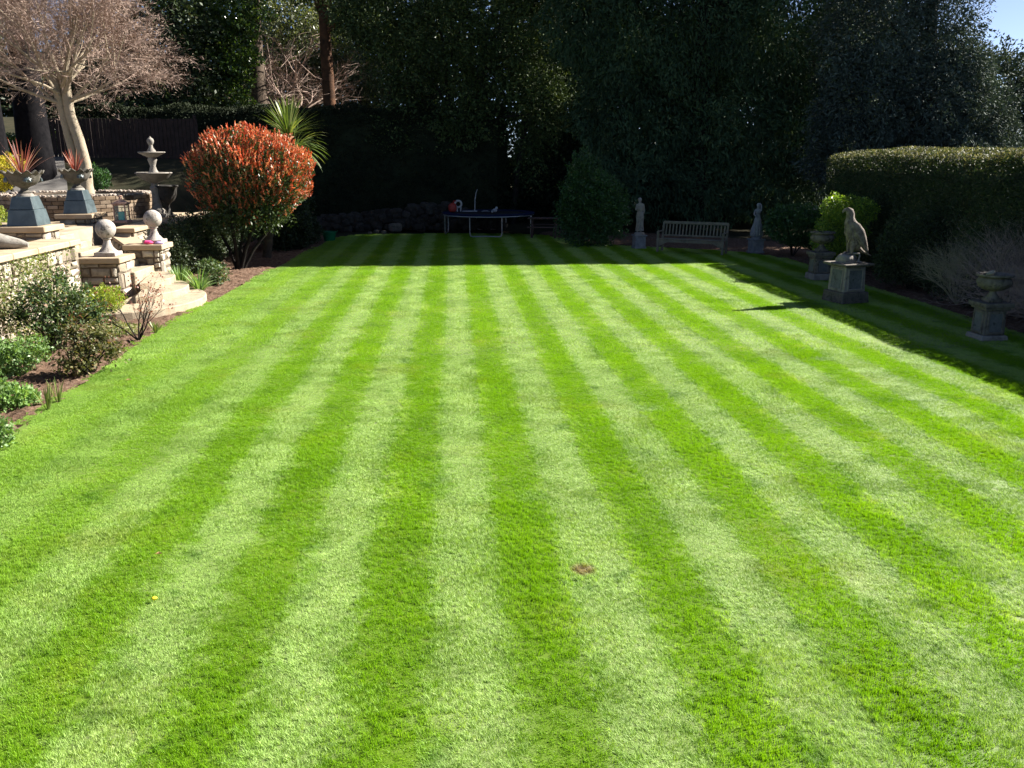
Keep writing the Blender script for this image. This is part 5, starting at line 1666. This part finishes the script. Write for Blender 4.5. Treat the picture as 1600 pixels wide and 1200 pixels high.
twiggy('bare_shrub', 'leafless olive-twigged shrub in the border, left of the nearest urn', (10.5, 17.2, 0), 1.2, 1.35, 26, M['olive'], 'bare clipped shrubs')
twiggy('bare_shrub', 'purplish leafless shrub rising behind the nearest urn', (10.7, 15.9, 0), 1.4, 1.5, 44, M['purple'], 'bare clipped shrubs')
twiggy('bare_shrub', 'purplish leafless shrub at the right edge behind the nearest urn', (10.75, 14.5, 0), 1.35, 1.45, 40, M['purple'], 'bare clipped shrubs')
shrub('dark_shrub', 'low dark shrub under the leafless bushes in the right border', Vector((11.0, 18.0, 0)), [((0, 0, .4), (.7, .9, .45)), ((0, -1, .35), (.6, .8, .4))], 9000, .06, 'dkshrub')
# far shade shrubs
p = P(470, 395)
shrub('dark_shrub', 'dark low shrub in the shade right of the red bush', p + Vector((-.5, 1.5, 0)), [((0, 0, .5), (.7, .8, .6)), ((.2, 1.5, .45), (.6, .8, .5))], 9000, .08, 'dkshrub', stems=4)
shrub('dark_shrub', 'tall dark laurel behind the red bush and cordyline', Vector((-5.8, 29.5, 0)), [((0, 0, 1.2), (1.0, 1.0, 1.3)), ((-.8, .5, 1.6), (1.0, .9, 1.2)), ((.1, 1.8, .9), (.8, 1, 1.0))], 16000, .12, 'dkshrub')
shrub('ivy_bank', 'dark ivy spilling down the bank between the far pillar and the red bush', Vector((-7.2, 23.6, 0)), [((-.05, 0, .75), (.45, .9, .72)), ((-.05, 1.4, .8), (.45, 1.0, .75)), ((.0, 2.8, .8), (.5, 1.0, .7)), ((.05, -.7, .5), (.45, .7, .5)), ((.3, .9, .3), (.5, .8, .4)), ((.1, 4.0, .7), (.6, .9, .8))], 26000, .07, 'dkshrub', cat='ivy')

# left border, near to far
def border(px, py, name, label, blobs, n, size, leaf, dz=0, **kw):
    return shrub(name, label, P(px, py) + Vector((0, 0, -.02)), blobs, n, size, leaf, **kw)


border(90, 545, 'rose_bush', 'leafy dark green rose bush in the border, the largest there', [((0, 0, .62), (.46, .42, .40)), ((-.25, .1, .9), (.3, .3, .3)), ((.3, .2, .85), (.3, .3, .26)), ((0, -.1, .35), (.36, .36, .3)), ((.05, .3, 1.08), (.2, .2, .22)), ((-.5, 0, .6), (.22, .25, .3)), ((.55, .3, .55), (.22, .25, .26))], 5600, .058, 'rose', lump=.5, shell=1.0, aspect=.55, stems=14)
border(134, 584, 'brown_leaved_shrub', 'straggly brown and green leaved shrub at the front of the border', [((0, 0, .36), (.32, .3, .30)), ((.18, .15, .56), (.24, .24, .22)), ((-.1, -.1, .2), (.28, .26, .2)), ((.3, .25, .3), (.2, .2, .2)), ((-.15, .1, .62), (.16, .16, .18))], 3000, .055, 'brownleaf', lump=.5, shell=1.0, aspect=.55, stems=12)
border(12, 585, 'sedum_clump', 'light green leafy clump left of the rose bush', [((0, 0, .24), (.36, .36, .25)), ((.1, -.1, .4), (.18, .18, .14)), ((-.35, .1, .26), (.36, .35, .24)), ((.2, .3, .3), (.3, .3, .22))], 4200, .055, 'light', cat='plant', group='light green clumps', lump=.2, aspect=.55, up=.6, stems=3)
border(14, 636, 'sedum_clump', 'low light green clump in front at the left edge of the border', [((0, 0, .16), (.3, .26, .17)), ((-.3, .1, .2), (.3, .3, .2)), ((.12, .15, .1), (.2, .2, .12))], 2600, .055, 'light', cat='plant', group='light green clumps', lump=.2, aspect=.55, up=.6, stems=3)
border(-22, 702, 'sedum_clump', 'nearest light green clump cut by the left edge', [((0, 0, .2), (.3, .3, .2))], 2200, .045, 'light', cat='plant', group='light green clumps', lump=.2, aspect=.55, up=.6, stems=3)
border(160, 498, 'lime_shrub', 'feathery lime green shrub in front of the near pillar', [((0, 0, .32), (.38, .34, .3)), ((.1, .2, .42), (.28, .28, .22)), ((-.2, 0, .25), (.3, .3, .22))], 5200, .05, 'lime', lump=.25, aspect=.3, up=.8)
border(185, 522, 'yellow_green_mat', 'low yellowish plants on the soil below the lime shrub', [((0, 0, .1), (.4, .3, .12)), ((-.35, .2, .12), (.3, .3, .14))], 2400, .04, 'climber', cat='plant', lump=.2, stems=2)
# climber on the wall
p_ = np.stack([np.full(15000, 0.0), rng.uniform(-4.5, 5.2, 15000), rng.uniform(.0, 1.36, 15000)], 1)
dens = np.sin(p_[:, 1] * 2.3) * np.sin(p_[:, 2] * 3.1 + p_[:, 1]) + .3 * np.sin(p_[:, 1] * 7) + rng.normal(0, .35, 15000)
p_ = p_[dens > -.05]; p_[:, 0] += rng.uniform(.02, .16, len(p_))
L_ = rng.uniform(.03, .07, len(p_))
vv, qq = leaf_quads(p_, np.array([.4, 0, .5]) + rng.normal(0, .8, p_.shape), L_, L_ * .6)
t = thing('wall_climber', 'pale green and reddish climber scrambling over the retaining wall', 'climber', (-7.36, 12.0, 0))
np_obj('leaves', vv, qq, rng.beta(2, 2, len(qq)), M['climber'], t)
b = MB()
for q in range(26):
    y = rnd.uniform(-4, 4.8); pts = [Vector((.05, y, 0))]
    for k in range(5): pts.append(pts[-1] + Vector((0, rnd.uniform(-.22, .22), .25)))
    b.tube(pts, [.008, .007, .006, .005, .004, .003], 4)
b.build('stems', M['bark'], t)
# bare rose by the steps
pr_ = P(217, 533)
t = thing('bare_rose', 'small leggy rose with dark stems and reddish leaves by the steps', 'shrub', pr_)
b = MB(); tips = []
cf = dict(wig=.12, lift=[.05, .05, .0], n=[4, 3], spr=.5, vz=.6)
for a, el, l in ((2.6, 1.0, .75), (1.0, 1.2, .55), (-.3, .9, .6), (3.4, .8, .6), (.3, 1.1, .7), (2.0, 1.3, .7)):
    branch_rec(b, Vector((0, 0, 0)), Vector((math.cos(a) * math.cos(el), math.sin(a) * math.cos(el), math.sin(el))), l, .014, 0, 2, cf, tips)
b.build('stems', M['barkd'], t)
tp = np.array([tuple(q[0]) for q in tips]); tp = np.repeat(tp, 6, 0) + rng.normal(0, .035, (len(tp) * 6, 3))
vv, qq = leaf_quads(tp, rng.normal(0, 1, tp.shape), rng.uniform(.03, .055, len(tp)), rng.uniform(.015, .03, len(tp)))
np_obj('leaves', vv, qq, rng.uniform(0, 1, len(qq)), M['redleaf'], t)
sword_plant('grass_tuft', 'small tuft of green shoots beside the leggy rose', 'plant', P(243, 520), 40, .22, M['cord'], .006, droop=.3, up=.9, group='green shoots')
sword_plant('grass_tuft', 'thin yellow-green shoots at the front of the border near the clumps', 'plant', P(75, 640), 24, .34, M['cord'], .006, droop=.2, up=1.1, group='green shoots')
sword_plant('grass_tuft', 'thin yellow-green shoots right of the low light green clump', 'plant', P(92, 628), 18, .30, M['cord'], .006, droop=.2, up=1.1, group='green shoots')
sword_plant('sword_leaf_plant', 'dark upright sword leaves at the very left edge', 'plant', P(-6, 660), 16, .75, M['photg'], .018, droop=.15, up=1.25)
sword_plant('iris_clump', 'bright green iris clump against the far pillar', 'plant', P(284, 456), 130, .62, M['light'], .012, droop=.3, up=1.1, group='iris clumps')
sword_plant('iris_clump', 'blue-green iris clump on the right of the brighter one', 'plant', P(312, 460), 90, .66, M['light'], .014, droop=.8, up=.8, group='iris clumps')
border(335, 445, 'hellebore', 'leafy pale plant with reddish tips beside the iris clumps', [((0, 0, .28), (.34, .3, .25)), ((-.15, .3, .42), (.3, .3, .2))], 1500, .085, 'rose', cat='plant', aspect=.4, lump=.3, stems=5)
# sunlit ivy trail on the bank
border(318, 405, 'ivy_trail', 'narrow sunlit ivy trail on the bank behind the iris clumps', [((-.1, 0, .9), (.16, .16, .3)), ((0, 0, .5), (.14, .14, .4))], 900, .07, 'climber', cat='ivy', stems=2)

# left terrace plants
shrub('yellow_flower_bush', 'yellow flowering bush at the far left of the terrace', Q(14, 262, 25) + Vector((0, 0, -.6)), [((0, 0, .55), (.42, .4, .4)), ((-.3, 0, .3), (.4, .4, .3))], 3500, .06, 'yellow', lump=.2)
shrub('yellow_green_plant', 'low yellow-green plant at the left edge under the scalloped bowl', Q(5, 335, 19.6) + Vector((-.3, 0, -.25)), [((0, 0, .25), (.36, .3, .25))], 1800, .05, 'lime', cat='plant', lump=.2)
shrub('low_shrub', 'small green shrub beyond the raised bed, right of the maple trunk', Q(152, 290, 29.5) + Vector((0, 0, -.3)), [((0, 0, .5), (.42, .4, .42))], 2600, .08, 'mdshrub', lump=.2)
vb = Q(88, 218, 38.5)
shrub('green_verge_shrub', 'low sunlit green bushes beyond the drive, left of the maple trunk', Vector((vb.x, 38.5, zz(vb.x, 38.5))), [((0, 0, .5), (1.3, .6, .45)), ((-1.3, .2, .4), (1.0, .6, .4))], 6000, .12, 'ivy', lump=.25)
# striped cushion chair at the left edge
t = thing('garden_chair', 'brown striped fabric chair back at the left edge of the terrace', 'chair', Q(-4, 345, 19.3) + Vector((-.25, 0, -.25)), R(20))
t.location.z = TZ
b = MB()
for q in range(8): b.mat(q % 2); b.box((-.22 + q * .062, .2, .72), (.06, .05, .5), .008, rot=Matrix.Rotation(R(-12), 3, 'X'))
b.build('backrest', [M['fabric'], M['coping']], t)
b = MB(); b.box((0, 0, .43), (.5, .46, .07), .02); b.build('seat', M['fabric'], t)
for sx in (-1, 1):
    for sy in (-1, 1):
        b = MB(); b.tube([(sx * .22, sy * .2, .41), (sx * .24, sy * .23, 0)], .018, 6); b.build('leg', M['woodr'], t)
# small grey stones beyond the raised bed
for q, (px, py, Yd, r) in enumerate(((70, 292, 29.6, .22), (60, 300, 29.2, .14), (205, 285, 29.3, .3))):
    g_ = Q(px, py, Yd)
    b = MB(); b.mat(0, rnd.random()); b.box((0, 0, r * .6), (r * 2.0, r * 1.5, r * 1.3), r * .3, rz=q)
    tag(b.build('loose_rock', M['cast'], loc=(g_.x, Yd, zz(g_.x, Yd) - .05)), ['grey stone block on the bank left of the maple trunk', 'smaller stone below the block left of the maple', 'pale stone block left of the fountain'][q], 'rock', 'loose rocks')

# small things on the grass
t = thing('dandelion', 'single yellow dandelion in the near lawn, lower left', 'flower', P(242, 942))
b = MB(); b.mat(0, smooth=True); b.lathe([(.004, .02), (.014, .032), (.018, .038), (.012, .044), (.002, .046)], 16, ripple=lambda k, a, r, z: (r * (1 + .15 * math.cos(14 * a)), z)); b.build('flower_head', M['petal'], t)
b = MB(); b.tube([(0, 0, 0), (0, 0, .03)], .002, 5); b.build('stem', M['light'], t)
for (px, py, s_, lab) in ((201, 597, .045, 'dead brown leaf on the lawn near the left border'), (249, 871, .03, 'small pale dead leaf on the lawn above the dandelion')):
    b = MB(); b.mat(0); 
    b.add([(-s_, 0, .03), (-s_ * .2, s_ * .5, .045), (s_, 0, .035), (-s_ * .2, -s_ * .5, .042), (0, 0, .026)], [[0, 4, 1], [1, 4, 2], [2, 4, 3], [3, 4, 0]])
    tag(b.build('fallen_leaf', M['deadleaf'], loc=P(px, py)), lab, 'leaf', 'fallen leaves')
print('objects', len(sc.objects), 'faces', sum(len(o.data.polygons) for o in sc.objects if o.type == 'MESH'))
